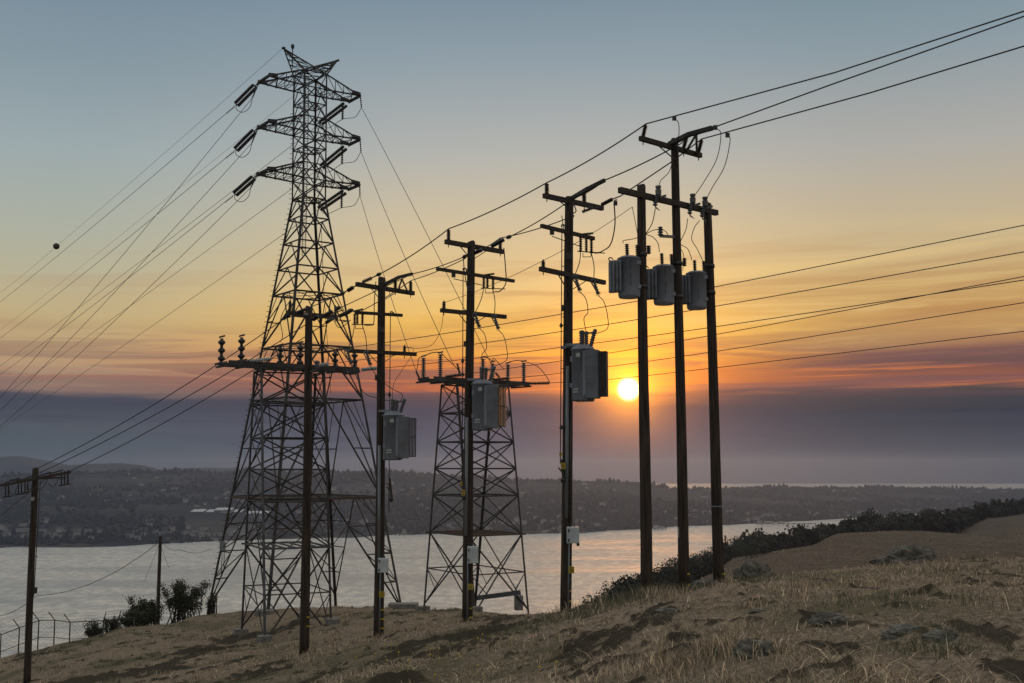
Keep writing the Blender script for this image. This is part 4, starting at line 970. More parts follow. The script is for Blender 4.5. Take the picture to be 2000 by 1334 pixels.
# --- pole 3
P3 = pole((746, 543), (740, 1242), 47, 14.5, 20, 'wooden pole at the right edge of the tall tower with the lowest transformer', 'wooden poles of the overhead line')
A31 = arm(P3, (696, 555), (808, 573), 562, 8.5); A32 = arm(P3, (693, 610), (786, 616), 614, 6); A33 = arm(P3, (679, 685), (813, 692), 689, 7.5)
t31 = pin(A31, 772, 18, 4.0, 8); t32 = pin(A31, 802, 18, 4.0, 8); pin(A33, 790, 11, 3.6, 4)
strut(A31, 724, P3, 589); strut(A31, 776, P3, 590); strut(A33, 719, P3, 716); strut(A33, 772, P3, 713)
b = MB(); p = on(P3, 557, .05); q = at(780, 541, 46.0); e3 = at(805, 535, 45.4); b.bar(p, q, .10, .12); b.bar(q, e3, .10, .11); b.build('bracket_bar', M['steel'], A31[0])
b = MB(); k3 = at(785, 545, 45.8); b.bar(k3, armpt(A31, 777), .06); b.bar(k3, armpt(A31, 797), .06); b.build('brace', M['hardware'], A31[0])
E3 = disconnect(A32, P3, (693, 698, 708), 0, 615, 636)
cut3 = [cutout(A33, 682), cutout(A33, 719)]
# --- pole 2 (in front of the tall tower)
P2 = pole((604, 600), (595, 1272), 50, 14.5, 19, 'dark wooden pole in front of the tall lattice tower, one crossarm and no transformer', 'wooden poles of the overhead line')
A21 = arm(P2, (560, 611), (659, 620), 615, 8.5)
pin(A21, 566, 19, 3.6, 8); pin(A21, 655, 17, 3.6, 8)
MB().box(armpt(A21, 596) - Vector((0, .14, -.01)), (.30, .02, .10)).build('plate', M['label'], A21[0])
b = MB(); q = on(P2, 712, .42, .25); b.sheds(q + Vector((0, 0, -.15)), q + Vector((0, 0, .15)), 2, .14, .7, 10); b.tube([on(P2, 728, 0, .1), q + Vector((.0, 0, -.25)), q + Vector((0, 0, -.1))], .03, 6); b.build('side_insulator', M['ins_grey'], P2[0])
# --- pole 0 (left foreground)
P0 = pole((69, 915), (52, 1342), 57, 11.5, 13.5, 'leaning wooden pole at the lower left corner, its crossarms crowded with hanging switches', 'wooden poles of the overhead line')
A01 = arm(P0, (2, 948), (137, 922), 934, 5, dmin=(54.5, 59.5)); A02 = arm(P0, (20, 938), (128, 932), 938, 3.5, dmin=(55.5, 59.0), m='hardware')
for xs in ((12, 18), (37, 43), (50, 55), (121, 127), (133, 134)):
    ends = []
    for x in xs:
        q = armpt(A01, x); e = q - Vector((0, 0, .62)); ends.append(e); MB().sheds(q + Vector((0, -.08, .12)), e, 6, .055, .5, 8).build('insulator', M['ins_dark'], A01[0])
    MB().bar(ends[0] - Vector((.16, 0, .0)), ends[1] + Vector((.12, 0, .02)), .06).build('switch_frame', M['hardware'], A01[0])
for xa, xb in ((20, 38), (57, 66), (70, 96), (96, 119)):
    a, c = armpt(A01, xa) - Vector((0, .1, .35)), armpt(A01, xb) - Vector((0, .1, .1)); jumper(P0, [a, (a + c) / 2 - Vector((0, 0, .38)), c], .02)
for x in (30, 62, 92, 115): q = armpt(A01, x); MB().bar(q + Vector((-.5, 0, .0)), q + Vector((.28, -.2, .22)), .06).build('clamp', M['hardware'], A01[0])
riser(P0, 79, 938, 66, 1165, .022, 'hardware', 'switch_rod'); MB().box(at(69, 1153, 56.6), (.16, .1, .3)).build('switch_handle', M['hardware'], P0[0])
b = MB()
for py in (975, 1030, 1086): b.bar(on(P0, py, .1, .15), on(P0, py, .42, .3), .03)
b.build('rod_guide', M['hardware'], P0[0]); MB().box(on(P0, 974, .0, .17), (.16, .02, .18)).build('plate', M['label'], P0[0])
# --- pole 1 (small, behind the slope)
P1 = pole((313, 1048), (309, 1200), 92, 6.0, 7.5, 'short bare wooden pole standing alone behind the slope between the bushes', None)
# --- the group of three at right
P6 = pole((1318, 273), (1337, 1152), 38, 15.5, 22, 'tallest of the three right hand poles, top crossarm with three slanted insulators', 'wooden poles of the overhead line')
P7 = pole((1252, 363), (1263, 1160), 36.8, 17, 24, 'thick wooden pole right beside the sun, leftmost of the three joined poles', 'wooden poles of the overhead line')
P8 = pole((1382, 398), (1405, 1137), 39.1, 16.5, 22, 'rightmost wooden pole of the three joined by one long beam', 'wooden poles of the overhead line')
A61 = arm(P6, (1250, 270), (1369, 304), 289, 9.5)
A62 = arm(P6, (1210, 371), (1400, 416), 399, 11, 'beam')
t61 = pin(A61, 1256, 22, 5, 9, lean=(.22, -.2, 0)); t62 = pin(A61, 1335, 20, 5, 8, lean=(.28, -.2, 0)); t63 = pin(A61, 1364, 24, 5, 9, lean=(.25, -.2, 0))
strut(A61, 1281, P6, 316)
b = MB(); p = on(P6, 283, -.2, .1); q = at(1347, 262, 36.9); e6 = at(1391, 250, 36.2); b.bar(p, q, .16, .14); b.bar(q, e6, .14, .14); b.build('bracket_bar', M['steel'], A61[0])
b = MB(); k6 = at(1360, 262, 36.7); b.bar(k6, armpt(A61, 1361), .08); b.bar(k6, armpt(A61, 1340), .06); b.build('brace', M['hardware'], A61[0])
cut6 = []
for x, y0, y1 in ((1282, 363, 405), (1349, 388, 422), (1373, 395, 428)):
    q = armpt(A62, x) - Vector((0, .22, 0)); k = MPX(q.y); t = q + Vector((.04, 0, (q.z - q.z) + 20 * k)); e = q - Vector((.08, 0, 18 * k)); b = MB()
    b.lathe(t - Vector((0, 0, .30)), t + Vector((0, 0, .05)), [(0, .05), (.1, .10), (.6, .11), (.7, .06), (.8, .10), (1, .10)], 10); b.bar(t - Vector((-.05, 0, .34)), t + Vector((.26, 0, -.28)), .07); b.sheds(e, q - Vector((.03, 0, -.04)), 4, .09, .55, 9)
    b.bar(q - Vector((.1, 0, 0)), q + Vector((.16, .1, 0)), .06)
    for kk_ in range(4): b.bar(e, e + Vector((.02 + kk_ * .05, 0, -.10 - .02 * kk_)), .016)
    b.build('fuse_cutout', M['ins_grey'], A62[0]); cut6.append((t + Vector((0, 0, .05)), e - Vector((0, 0, .1))))
b = MB(); q = at(1290, 461, 37.6); b.bar(q, on(P6, 463), .09); b.sheds(q, q + Vector((0, 0, .27)), 3, .10, .6, 10); b.lathe(q + Vector((0, 0, .27)), q + Vector((0, 0, .33)), [(0, .06), (.5, .09), (1, .03)], 8); b.build('side_insulator', M['ins_grey'], P6[0]); s6 = q + Vector((0, 0, .32))

def pot_proto():          # drum transformer with radiator fins at its left
    r = bpy.data.objects.new('drum_transformer', None); COL.objects.link(r); H = 1.38; rad = .36
    b = MB().lathe((0, 0, 0), (0, 0, H), [(0, rad * .90), (.03, rad * .97), (.06, rad), (.93, rad), (.935, rad + .02), (.955, rad + .02), (.96, rad * .97), (1, rad * .72)], 36)
    b.smooth = [True] * (len(b.smooth) - 2) + [False, False]; tk = b.build('tank', M['tank'], r)
    for k, (x, y) in enumerate(((-.62, -.02), (-.53, -.16), (-.43, -.26), (-.34, -.33))):
        b = MB().bar((x, y, .18), (x, y, 1.18), .05, .20, (.3, -1, 0)); b.build('radiator_fin', M['tank2'], r, bevel=.012)
    b = MB(); b.bar((-.64, 0, 1.20), (-.16, -.22, 1.20), .12, .07); b.bar((-.64, 0, .20), (-.16, -.22, .20), .12, .07); b.build('fin_tie', M['tank2'], r)
    b = MB(); b.tube(curve([(-.64, 0, 1.24), (-.66, 0, 1.32), (-.58, 0, 1.34), (-.52, 0, 1.28)]), .02, 5); b.build('lifting_eye', M['hardware'], r)
    for x, y, h in ((-.06, -.12, .40), (.30, .05, .40)):
        MB().sheds((x, y, H - .03), (x - .015, y, H + h), 7, .075, .55, 10).build('bushing', M['ins_dark'], r)
    MB().box((.30, -.22, 1.14), (.14, .10, .14)).build('hanger_lug', M['tank'], r); MB().box((.30, -.22, .34), (.14, .10, .12)).build('hanger_lug', M['tank'], r)
    MB().tube([(0.02, -.365, 1.16), (.02, -.385, 1.16)], .022, 8).build('plug', M['hardware'], tk); MB().tube([(.02, -.365, .40), (.02, -.385, .40)], .022, 8).build('plug', M['hardware'], tk)
    return r
pp = pot_proto()
TG7 = 'drum transformers hung between the three right poles'
for k, (x, y, D, s, lab) in enumerate(((1229, 582, 36.6, 1.0, 'drum transformer hung on the left of the three right poles, highest of the three'), (1297, 595, 37.8, .98, 'drum transformer hung on the tallest right pole, middle of the three'), (1361, 604, 38.8, .96, 'drum transformer hung on the rightmost pole, lowest of the three'))):
    o = pp if k == 0 else copy_tree(pp); o.location = at(x, y, D); o.scale = (s, s, s); tag(o, lab, 'transformer', TG7)
for P_, ys in ((P7, (497, 560)), (P6, (515, 580)), (P8, (520, 572))):
    for y in ys: q = on(P_, y); MB().tube([q - Vector((0, 0, .06)), q + Vector((0, 0, .06))], 10.3 * MPX(P_[3]), 16).build('clamp_band', M['hardware'], P_[0])
q = on(P7, 488, .22); MB().sheds(q - Vector((0, 0, .14)), q + Vector((0, 0, .14)), 4, .09, .6, 9).build('side_insulator', M['ins_dark'], P7[0])
q = on(P6, 512, .24); MB().sheds(q - Vector((0, 0, .14)), q + Vector((0, 0, .14)), 4, .08, .6, 9).build('side_insulator', M['ins_dark'], P6[0])

# transformers, boxes, risers, signs
transformer(P5, (1139, 783), 'transformer beside the setting sun, hung on the pole left of it', 1.0)
transformer(P4, (942, 840), 'blue grey transformer on the pole in front of the slim lattice tower', .98)
transformer(P3, (767, 898), 'lowest transformer, at the right edge of the tall tower, its fins open to the sky', .98)
cabinet(P5, 1107, 1029, 1131, 1061, 'pale control box on the pole left of the sun, above the shoreline water')
cabinet(P4, 913, 1067, 934, 1100, 'pale control box on the pole in front of the slim lattice tower')
cabinet(P3, 739, 1090, 758, 1118, 'pale control box low on the pole at the right edge of the tall tower')
riser(P5, 1108.5, 715, 1106.5, 1012, .062); riser(P5, 1111.5, 1062, 1110, 1182, .030); riser(P5, 1097.5, 442, 1094.5, 905, .018, 'hardware', 'switch_rod')
riser(P5, 1115, 800, 1113, 1024, .02, 'hardware', 'cable')
riser(P4, 912, 815, 910, 1046, .062); riser(P4, 913.5, 1100, 912.5, 1208, .028); riser(P4, 904.5, 527, 902.5, 940, .018, 'hardware', 'switch_rod')
riser(P3, 741, 870, 740, 1092, .060); riser(P3, 743, 1118, 741, 1240, .028); riser(P3, 762.5, 612, 759.5, 1000, .018, 'hardware', 'switch_rod')
for P_, x, y, dy in ((P5, 1097, 442, 8), (P4, 904.5, 527, 7), (P3, 762.5, 612, 6)):
    d = P_[3] - .2; jumper(P_, [at(x, y + 1, d), at(x + 1, y - 3, d), at(x + 6, y - 1, d), at(x + 7, y + 4, d)], .03, 'rod_hook')
for P_, x, ys in ((P5, 1096, (520, 619, 635, 720, 834)), (P4, 903.5, (606, 698, 704, 790, 880)), (P3, 761, (674, 746, 770, 880, 945))):
    b = MB(); d = P_[3] - .2
    for k, y in enumerate(ys):
        b.bar(at(x, y, d), on(P_, y, 0, .0), .025)
        if k in (2, 4): b.lathe(at(x, y + 5, d), at(x, y - 4, d), [(0, .03), (.4, .07), (.7, .05), (1, .03)], 8)
    b.build('rod_guide', M['hardware'], P_[0])
for P_, x, y in ((P5, 1096.5, 925), (P4, 903, 958), (P3, 761, 962)):
    d = P_[3] - .22; b = MB(); b.bar(at(x, y - 28, d), at(x + 5, y + 18, d), .10, .08); b.bar(at(x - 6, y - 12, d), at(x + 2, y - 2, d), .05); b.lathe(at(x + 3, y + 18, d), at(x + 3, y + 8, d), [(0, .05), (.5, .1), (1, .05)], 8); b.build('switch_handle', M['hardware'], P_[0])
for P_, x, y, w, h, lb in ((P5, 1116, 1113, 11, 13, 'yellow plate under the control box on the pole left of the sun'), (P5, 1100, 910, 9, 12, 'yellow plate by the switch handle halfway up the pole left of the sun'),
        (P5, 1095, 887, 5, 8, 'tiny yellow tag on the rod of the pole left of the sun'), (P4, 919, 1146, 10, 11, 'yellow plate low on the pole in front of the slim lattice tower'),
        (P4, 905, 962, 7, 11, 'yellow plate by the handle on the pole in front of the slim lattice tower'), (P4, 901, 944, 4, 8, 'tiny yellow tag on the rod of the pole before the slim lattice tower'), (P3, 746, 1161, 11, 11, 'yellow plate low on the pole at the right edge of the tall tower')):
    warning_sign(P_, x, y, w, h, lb)
bands(P5, (1153, 1173)); bands(P4, (1187, 1205)); bands(P3, (1190, 1208, 1226)); bands(P2, (1204, 1222)); bands(P7, (1124, 1148)); bands(P6, (1120, 1141)); bands(P8, (1120,))
for P_, y in ((P5, 502), (P4, 565), (P3, 645)): writing(P_, y, '')
for P_, y in ((P5, 602), (P4, 672), (P3, 738)): MB().box(on(P_, y, -.20, .05), (.10, .12, .22)).build('junction_box', M['hardware'], P_[0])
MB().bar(on(P5, 680, -.25, .2), on(P5, 676, .35, .3), .10, .10).build('hanger_arm', M['tank'], P5[0])
MB().bar(on(P8, 1045, .23, .1), on(P8, 1068, .24, .12), .04).build('handle_rod', M['hardware'], P8[0]); MB().box(on(P8, 1070, .26, .12), (.14, .08, .08)).build('handle', M['hardware'], P8[0])
MB().tube([on(P8, 989) - Vector((0, 0, .02)), on(P8, 989) + Vector((0, 0, .02))], 11.2 * MPX(39.1), 16).build('clamp_band', M['conduit'], P8[0])
MB().bar(on(P6, 1050, -.17, .08), on(P6, 1030, -.17, .08), .04, .03).build('label_strip', M['label'], P6[0])
# small conductors on the poles
for P_, cuts, ends, tx in ((P5, cut5, E5, 1139), (P4, cut4, E4, 942), (P3, cut3, E3, 767)):
    d = P_[3] - .55; s = 1 if P_ is not P3 else -1
    tb = {1139: ((1144, 646), (1163, 652)), 942: ((944, 716), (964, 716)), 767: ((768, 785), (783, 784))}[tx]
    for k in (0, 1):
        jumper(P_, [cuts[k][1], ends[2 * k if k else 0].lerp(cuts[k][1], .5) + Vector((.05, 0, 0)), ends[2 * k if k else 0]], .018)
    if P_ is P3:
        jumper(P_, [cuts[1][0], at(737, 735, d), at(762, 757, d), at(785, 770, d), at(*tb[1], d)], .016)
        jumper(P_, [cuts[0][0], at(698, 740, d), at(712, 768, d), at(740, 778, d), at(*tb[0], d)], .016)
    else:
        for k in (0, 1):
            c = cuts[k][0]; e = at(*tb[k], d); w = .30 if k == 0 else .35
            jumper(P_, [c, c + Vector((.22, 0, -.25)), Vector((c.x + w, c.y, (c.z + e.z) / 2)), Vector((c.x + w - .02, c.y, e.z + .35)) if k else e + Vector((-.06, 0, .45)), e], .016)
JW = [(P6, [(1316, 231, 36), (1325, 240, 36.2), (1326, 262, 36.8), (1322, 280, 37.5)], .012), (P6, [(1397, 250, 35.5), (1408, 262, 35.8), (1400, 310, 36.5), (1375, 355, 37), (1353, 387, 37.3)], .012),
      (P6, [(1421, 264, 35.6), (1426, 275, 35.9), (1415, 325, 36.6), (1392, 365, 37.4), (1378, 392, 38)], .012), (P6, [(1312, 322, 37.8), (1305, 338, 37.5), (1291, 352, 37.3), (1287, 363, 37)], .012),
      (P6, [(1280, 407, 37), (1274, 435, 37), (1262, 456, 37)], .014), (P6, [(1262, 457, 37), (1275, 450, 37.3), (1290, 447, 37.5)], .012), (P6, [(1291, 448, 37.5), (1300, 452, 37.6), (1307, 462, 37.8)], .012),
      (P6, [(1262, 458, 36.9), (1275, 463, 37.2), (1285, 475, 37.4), (1288, 492, 37.6)], .012), (P7, [(1217, 475, 36.4), (1218, 470, 36.4), (1235, 467, 36.5), (1249, 463, 36.6)], .012),
      (P6, [(1343, 427, 37.4), (1340, 447, 37.6), (1330, 470, 37.8)], .012), (P6, [(1330, 478, 37.8), (1343, 486, 38), (1349, 500, 38.2), (1351, 508, 38.5)], .012),
      (P8, [(1366, 431, 38), (1356, 445, 38.3), (1351, 467, 38.4), (1362, 487, 38.5), (1373, 510, 38.6)], .012), (P6, [(1330, 487, 37.8), (1335, 497, 38), (1334, 520, 38), (1334, 530, 38)], .01),
      (P7, [(1205, 390, 37), (1200, 396, 37), (1201, 440, 37.8), (1192, 478, 38.8), (1172, 493, 40.2)], .020), (P7, [(1235, 404, 36.6), (1240, 430, 36.6), (1245, 456, 36.6)], .010),
      (P5, [(1172, 493, 40.2), (1165, 494, 40.4), (1159, 493, 40.5)], .026), (P5, [(1119, 396, 40.7), (1125, 411, 40.7), (1120, 417, 40.7)], .02), (P5, [(1097, 421, 40.8), (1102, 455, 40.8), (1104, 480, 40.8)], .014),
      (P4, [(984, 484, 44), (987, 520, 44), (988, 552, 44), (977, 568, 44), (966, 570, 44.3)], .020), (P4, [(905, 505, 44.6), (907, 530, 44.6), (912, 560, 44.7)], .018),
      (P3, [(734, 550, 46.5), (731, 590, 46.5), (730, 630, 46.5), (723, 635, 46.5), (712, 635, 46.6)], .018), (P3, [(685, 625, 47), (663, 640, 47.4), (650, 622, 47.6)], .015),
      (P2, [(548, 668, 49.5), (552, 655, 49.5), (548, 625, 49.5), (558, 600, 49.6), (566, 589, 49.7)], .016)]
for P_, pts, r_ in JW: jumper(P_, [at(*q) for q in pts], r_ * 1.15)
for x, y, d in ((1317, 231, 36), (1397, 249, 35.6), (1421, 264, 35.6), (1202, 397, 37)): MB().box(at(x, y, d), (.13, .08, .14)).build('clamp', M['hardware'], P6[0])

# heavy distribution conductors
HG_ = 'thick conductors of the pole line'
def H(pts, r, label, sag=0.0): return wire(pts, r, label, HG_, sag, cat='power line')
c1 = at(740, 536, 46.4); st1 = at(697, 557, 46.2)
H([t61, at(1630, 142, 33.6), at(2000, 22, 30.2), at(2300, -75, 28)], .024, 'uppermost of three thick conductors rising from the tallest right pole to the right edge')
H([e6, at(1630, 163, 33.3), at(2000, 32, 30), at(2300, -75, 28)], .024, 'middle of three thick conductors rising from the tallest right pole to the right edge')
H([t63, at(1700, 181, 34.2), at(2000, 90, 31), at(2300, -2, 29)], .024, 'lowest of three thick conductors rising from the tallest right pole to the right edge')
H([t61, t51], .024, 'uppermost thick conductor between the tallest right pole and the pole left of the sun', .10)
H([t51, t41], .024, 'uppermost thick conductor from the pole left of the sun to the pole left of it', .10)
H([t41, c1], .024, 'uppermost thick conductor between the slim tower pole and the pole at the tall tower', .10)
H([e6, t62, on(P6, 290, 0, .3), e5], .024, 'middle thick conductor between the tallest right pole and the pole left of the sun', .05)
s5r = at(1196, 389, 39.8); s5l = at(1121, 420, 41.2)
H([t63, at(1309, 318, 38), at(1212, 383, 39.3), s5r], .024, 'lowest thick conductor left of the tallest right pole, touching the long beam left end', .0)
strain(P5, s5r, at(1175, 400, 40.2)); strain(P5, at(1158, 406, 41.1), at(1137, 414, 41.2)); clampb(P5, at(1117, 423, 41.2), .08)
k41 = at(994, 463, 43.6); H([e5, at(1118, 388, 40.9), k41], .022, 'thick conductor from the sun side pole bracket bar to the next strain insulator', .08)
k42 = at(908, 501, 45.3); H([at(1117, 423, 41.2), t42, k42], .022, 'thick conductor leaving just under the top crossarm of the pole left of the sun', .08)
strain(P4, at(984, 468, 43.8), at(960, 481, 44.3), .09); strain(P4, at(941, 488, 44.8), at(920, 497, 45.1), .09); clampb(P4, k41, .10); clampb(P4, k42, .10)
H([k42, e3], .020, 'thick conductor ending at the bracket bar of the pole at the tall tower right edge', .06)
H([k42 + Vector((0, .2, -.05)), t32, at(706, 607, 47.5)], .020, 'lowest thick conductor between the slim tower pole and the pole at the tall tower', .06)
strain(P3, at(726, 543, 46.4), at(708, 551, 46.3), .09); clampb(P3, c1, .10); strain(P3, at(690, 561, 46.2), at(679, 568, 46.3), .09); clampb(P3, at(669, 573, 46.4), .10)
for a_, c_ in (((740, 536, 46.4), (697, 557, 46.2)), ((697, 557, 46.2), (669, 573, 46.4))): MB().tube([at(*a_), at(*c_)], .03, 5).build('link', M['hardware'], P3[0])
for a_, c_ in (((669, 606, 47.6), (634, 616, 49)), ((684, 607, 47.7), (640, 628, 50)), ((600, 603, 49.3), (572, 613, 49.7)), ((563, 612, 49.7), (553, 624, 49.7))): MB().tube([at(*a_), at(*c_)], .028, 5).build('link', M['hardware'], P2[0])
clampb(P3, at(660, 602, 48), .12); clampb(P3, at(684, 607, 47.7), .12)
H([at(669, 573, 46.4), at(600, 603, 49.3)], .022, 'short thick conductor from the tall tower edge to the top of the nearest dark pole')
H([e3, at(663, 602, 47.9)], .020, 'short thick conductor passing just under the left half of the transformer pole top crossarm')
strain(P2, at(648, 609, 48.4), at(634, 616, 49), .09); strain(P2, at(682, 609, 47.8), at(664, 617, 48.6), .09); strain(P2, at(597, 604, 49.6), at(580, 611, 49.7), .09); strain(P2, at(566, 615, 49.7), at(553, 624, 49.7), .09)
strain(P2, at(650, 622, 49.9), at(636, 631, 50), .09); strain(P2, at(622, 618, 49.9), at(611, 625, 50), .09)
for s, e, nm in (((553, 624, 49.7), (75, 914, 57.5), 'uppermost'), ((611, 625, 50), (78, 923, 57.8), 'middle'), ((636, 631, 50), (137, 920, 59.5), 'lowest')):
    H([at(*s), at(*e)], .022, f'{nm} of three long thick conductors sloping down to the left foreground pole', .32)
H([armpt(A01, 40) + Vector((0, 0, .1)), at(-60, 985, 52)], .020, 'thick conductor leaving the left foreground pole at the left edge, upper one')
H([armpt(A01, 96), at(0, 1008, 54), at(-60, 1046, 52)], .020, 'thick conductor passing behind the left foreground pole and out at the left edge, lower one')
# lighter line on the lower arms
q = armpt(A53, 1061) + Vector((0, 0, .32)); q4 = armpt(A43, 867) + Vector((0, 0, .32)); q3 = armpt(A33, 790) + Vector((0, 0, .26))
for pts, lab, sg in (([at(1235, 404, 36.6), q], 'slim wire from the leftmost of the three right poles to the pole left of it', .08), ([q, q4], 'slim wire between the lower arms of the two poles either side of the slim tower', .10),
        ([q4, at(862, 640, 45.4), at(845, 672, 45.9), at(820, 680, 46.4), q3], 'slim drooping wire between the lower crossarms either side of the slanting thin conductors', 0)):
    wire(pts if len(pts) < 4 else curve(pts), .010, lab, None, sg, n=24 if len(pts) < 4 else 1, cat='power line')
jumper(P3, [q3, at(806, 680, 46.6), at(804, 694, 46.4), at(783, 726, 46.2), at(769, 750, 46.2), at(766, 783, 46.4)], .010)
wire([at(312, 1058, 92), at(72, 1163, 100), at(-60, 1196, 104)], .025, 'thin wire from the short bare pole down to the left edge across the water', None, 1.0)
wire([at(313, 1056, 92), at(352, 1073, 91), at(412, 1072, 88)], .016, 'thin slack wire between the short bare pole and the tall tower leg', None, .3)
for x, y in ((282, 1136), (330, 1110)): wire([at(312, 1060, 92), at(x, y, 93)], .012, f'fine guy wire of the short bare pole, {"left" if x < 300 else "right"} one', None, 0)

pts = [hit(x, y, 90, 900) for x, y in ((1774, 1047), (1771, 1052), (1776, 1059), (1781, 1068), (1786, 1080), (1790, 1092))]
V = []
for i, p in enumerate(curve(pts, 6)):
    for sx in (-.9, .9): V.append((p.x + sx, p.y, gz(p.x + sx, p.y) + .12))
n_ = len(V) // 2; b = MB().add(V, [(2 * i, 2 * i + 1, 2 * i + 3, 2 * i + 2) for i in range(n_ - 1)])
tag(b.build('path', mat('bare_track_soil', (.055, .043, .032), .95)), 'dark worn track up the golden hill', None, None, 'structure')

# ------------------------------------------------------------------ fence
r = empty('fence', at(137, 1252, 80), 'dark chain link fence posts with barbed outriggers and rails above the water at lower left', 'fence')
FPST = [(2, 1240, 79), (38, 1226, 79), (76, 1212, 79), (107, 1211, 79), (137, 1215, 79), (202, 1212, 80), (231, 1209, 81), (262, 1206, 82)]
tops = []
for x, y, d in FPST:
    t = at(x, y, d); tops.append(t); b = MB(); b.tube([(t.x, t.y, t.z - 2.1), t], .045, 8); b.bar(t, t + (Vector((-.45, 0, .55)) if x < 180 else Vector((.18, 0, .6))), .05); b.build('post', M['hardware'], r)
b = MB()
for a, c in zip(tops[:-1], tops[1:]): b.tube([a, c], .032, 6)
b.build('top_rail', M['hardware'], r)
b = MB()
for a, c in zip(tops[:-1], tops[1:]): b.tube([a - Vector((0, 0, 1.15)), c - Vector((0, 0, 1.15))], .022, 6)
b.build('middle_rail', M['hardware'], r)
b = MB()
for k in (.33, .66, 1.0):
    for i, (a, c) in enumerate(zip(tops[:-1], tops[1:])):
        oa = Vector((-.45, 0, .55)) if FPST[i][0] < 180 else Vector((.18, 0, .6)); oc = Vector((-.45, 0, .55)) if FPST[i + 1][0] < 180 else Vector((.18, 0, .6))
        b.tube([a + oa * k, c + oc * k], .006, 4)
b.build('barbed_wire', M['wire'], r)
b = MB()                                             # chain link: crossed thin wires
for a, c in zip(tops[:-1], tops[1:]):
    n = int((c - a).length / .30)
    for k in range(n):
        for s in (0, 1):
            p = a.lerp(c, (k + s) / n); q_ = a.lerp(c, (k + 1 - s) / n)
            for h in range(6): b.tube([p - Vector((0, 0, .3 * h)), q_ - Vector((0, 0, .3 * (h + 1)))], .0035, 3, False)
b.build('chain_link_mesh', M['wire'], r)

# ------------------------------------------------------------------ shrubs beside the crest
def shrub(px, base_py, D, wpx, hpx, seed, dens, label, spiky=0):
    rr = random.Random(seed); k = MPX(D); c = at(px, base_py, D); w, h = wpx * k, hpx * k; g = min(c.z, gz(c.x, c.y)); h += c.z - g; c.z = g
    r = empty('shrub', c, label, 'shrub'); b = MB(); tips = []
    for i in range(26):
        a = rr.uniform(0, 6.28); e = c + Vector((math.cos(a) * w * .5 * rr.uniform(.2, 1), math.sin(a) * w * .3 * rr.uniform(.2, 1), h * rr.uniform(.55, 1.0) * (1 - .15 * abs(math.cos(a)))))
        m_ = c.lerp(e, .5) + Vector((rr.uniform(-.1, .1), 0, h * .1)) * 1; c_ = c + Vector((rr.uniform(-.36, .36) * w, rr.uniform(-.15, .15) * w, -.05)); pts = curve([c_, c_.lerp(e, .5) + Vector((0, 0, h * .08)), e], 4); m_ = c_.lerp(e, .35); b.tube(pts, [.05 * (1 - j / len(pts)) + .008 for j in range(len(pts))], 4)
        tips.append((m_.lerp(e, .3), e))
        for j in range(4): f = e.lerp(m_, rr.random() * .7); g2 = f + Vector((rr.uniform(-.5, .5), rr.uniform(-.4, .4), rr.uniform(.0, .5))) * w * .16; b.tube([f, g2], .009, 3); tips.append((f, g2))
    b.build('branches', M['bark'], r)
    V = []; Fc = []
    for i in range(dens):
        t = rr.choice(tips); p = t[0].lerp(t[1], rr.uniform(-.3, 1.05)) + Vector((rr.gauss(0, .06), rr.gauss(0, .05), rr.gauss(0, .05))) * w
        s = rr.uniform(.035, .075); a = Vector((rr.gauss(0, 1), rr.gauss(0, 1), rr.gauss(0, 1))).normalized() * s; q = a.orthogonal().normalized() * s * .7
        i0 = len(V); V += [p - a, p + q, p + a, p - q]; Fc.append((i0, i0 + 1, i0 + 2, i0 + 3))
    MB().add(V, Fc).build('leaves', M['leaf'], r)
shrub(357, 1197, 88, 84, 66, 3, 9000, 'large dark loose shrub right of the short bare pole')
shrub(283, 1208, 87, 66, 50, 4, 9000, 'dense dark shrub just left of the short bare pole')
shrub(262, 1219, 85, 56, 28, 5, 5500, 'low dark bush merging into the fence end')
shrub(185, 1240, 83, 48, 30, 6, 1500, 'thin see through shrub behind the fence')
shrub(222, 1228, 84, 36, 26, 7, 1200, 'wispy small shrub between the last fence posts')
shrub(413, 1188, 89, 30, 34, 8, 420, 'slender dark shrub at the left foot of the tall tower')

# ------------------------------------------------------------------ rocks
def rock(px, py, D, wpx, hpx, seed, label, depth=.7):
    k = MPX(D); c = at(px, py, D); w, h, dp = wpx * k / 2, hpx * k, wpx * k / 2 * depth; V = []; Fc = []
    nu, nv = 56, 28
    for j in range(nv + 1):
        th = math.pi * .5 * (1 - j / nv) * 1.25 - .35
        for i in range(nu):
            a = 2 * math.pi * i / nu; d = Vector((math.cos(a) * math.cos(th), math.sin(a) * math.cos(th), math.sin(th)))
            f = 1 + .30 * mnoise.noise(d * 1.6 + Vector((seed * 7, 0, 0))) + .16 * mnoise.noise(d * 4 + Vector((seed, 3, 0))) + .10 * (.5 - 2 * abs(mnoise.noise(d * 5.5 + Vector((seed, 8, 0))))) + .035 * mnoise.noise(d * 12 + Vector((seed, 5, 0)))
            V.append((c.x + d.x * w * f, c.y + d.y * dp * f, c.z + max(-.5, d.z * h * 1.02 * f)))
    for j in range(nv):
        for i in range(nu): Fc.append((j * nu + i, j * nu + (i + 1) % nu, (j + 1) * nu + (i + 1) % nu, (j + 1) * nu + i))
    V.append((c.x, c.y, c.z + h)); 
    for i in range(nu): pass
    o = mesh_np('rock', np.array(V), np.array(Fc), M['rock'], False); tag(o, label, 'rock'); return o
rock(1781, 1096, 49, 92, 30, 2, 'large lichened boulder on the skyline at right')
rock(1727, 1099, 49.5, 52, 9, 9, 'low flat rock beside the large skyline boulder on its left')
rock(1473, 1131, 42, 74, 31, 3, 'pale boulder on the crest just right of the rightmost pole')
rock(1378, 1150, 38, 52, 18, 4, 'low mossy rock between the two right poles')
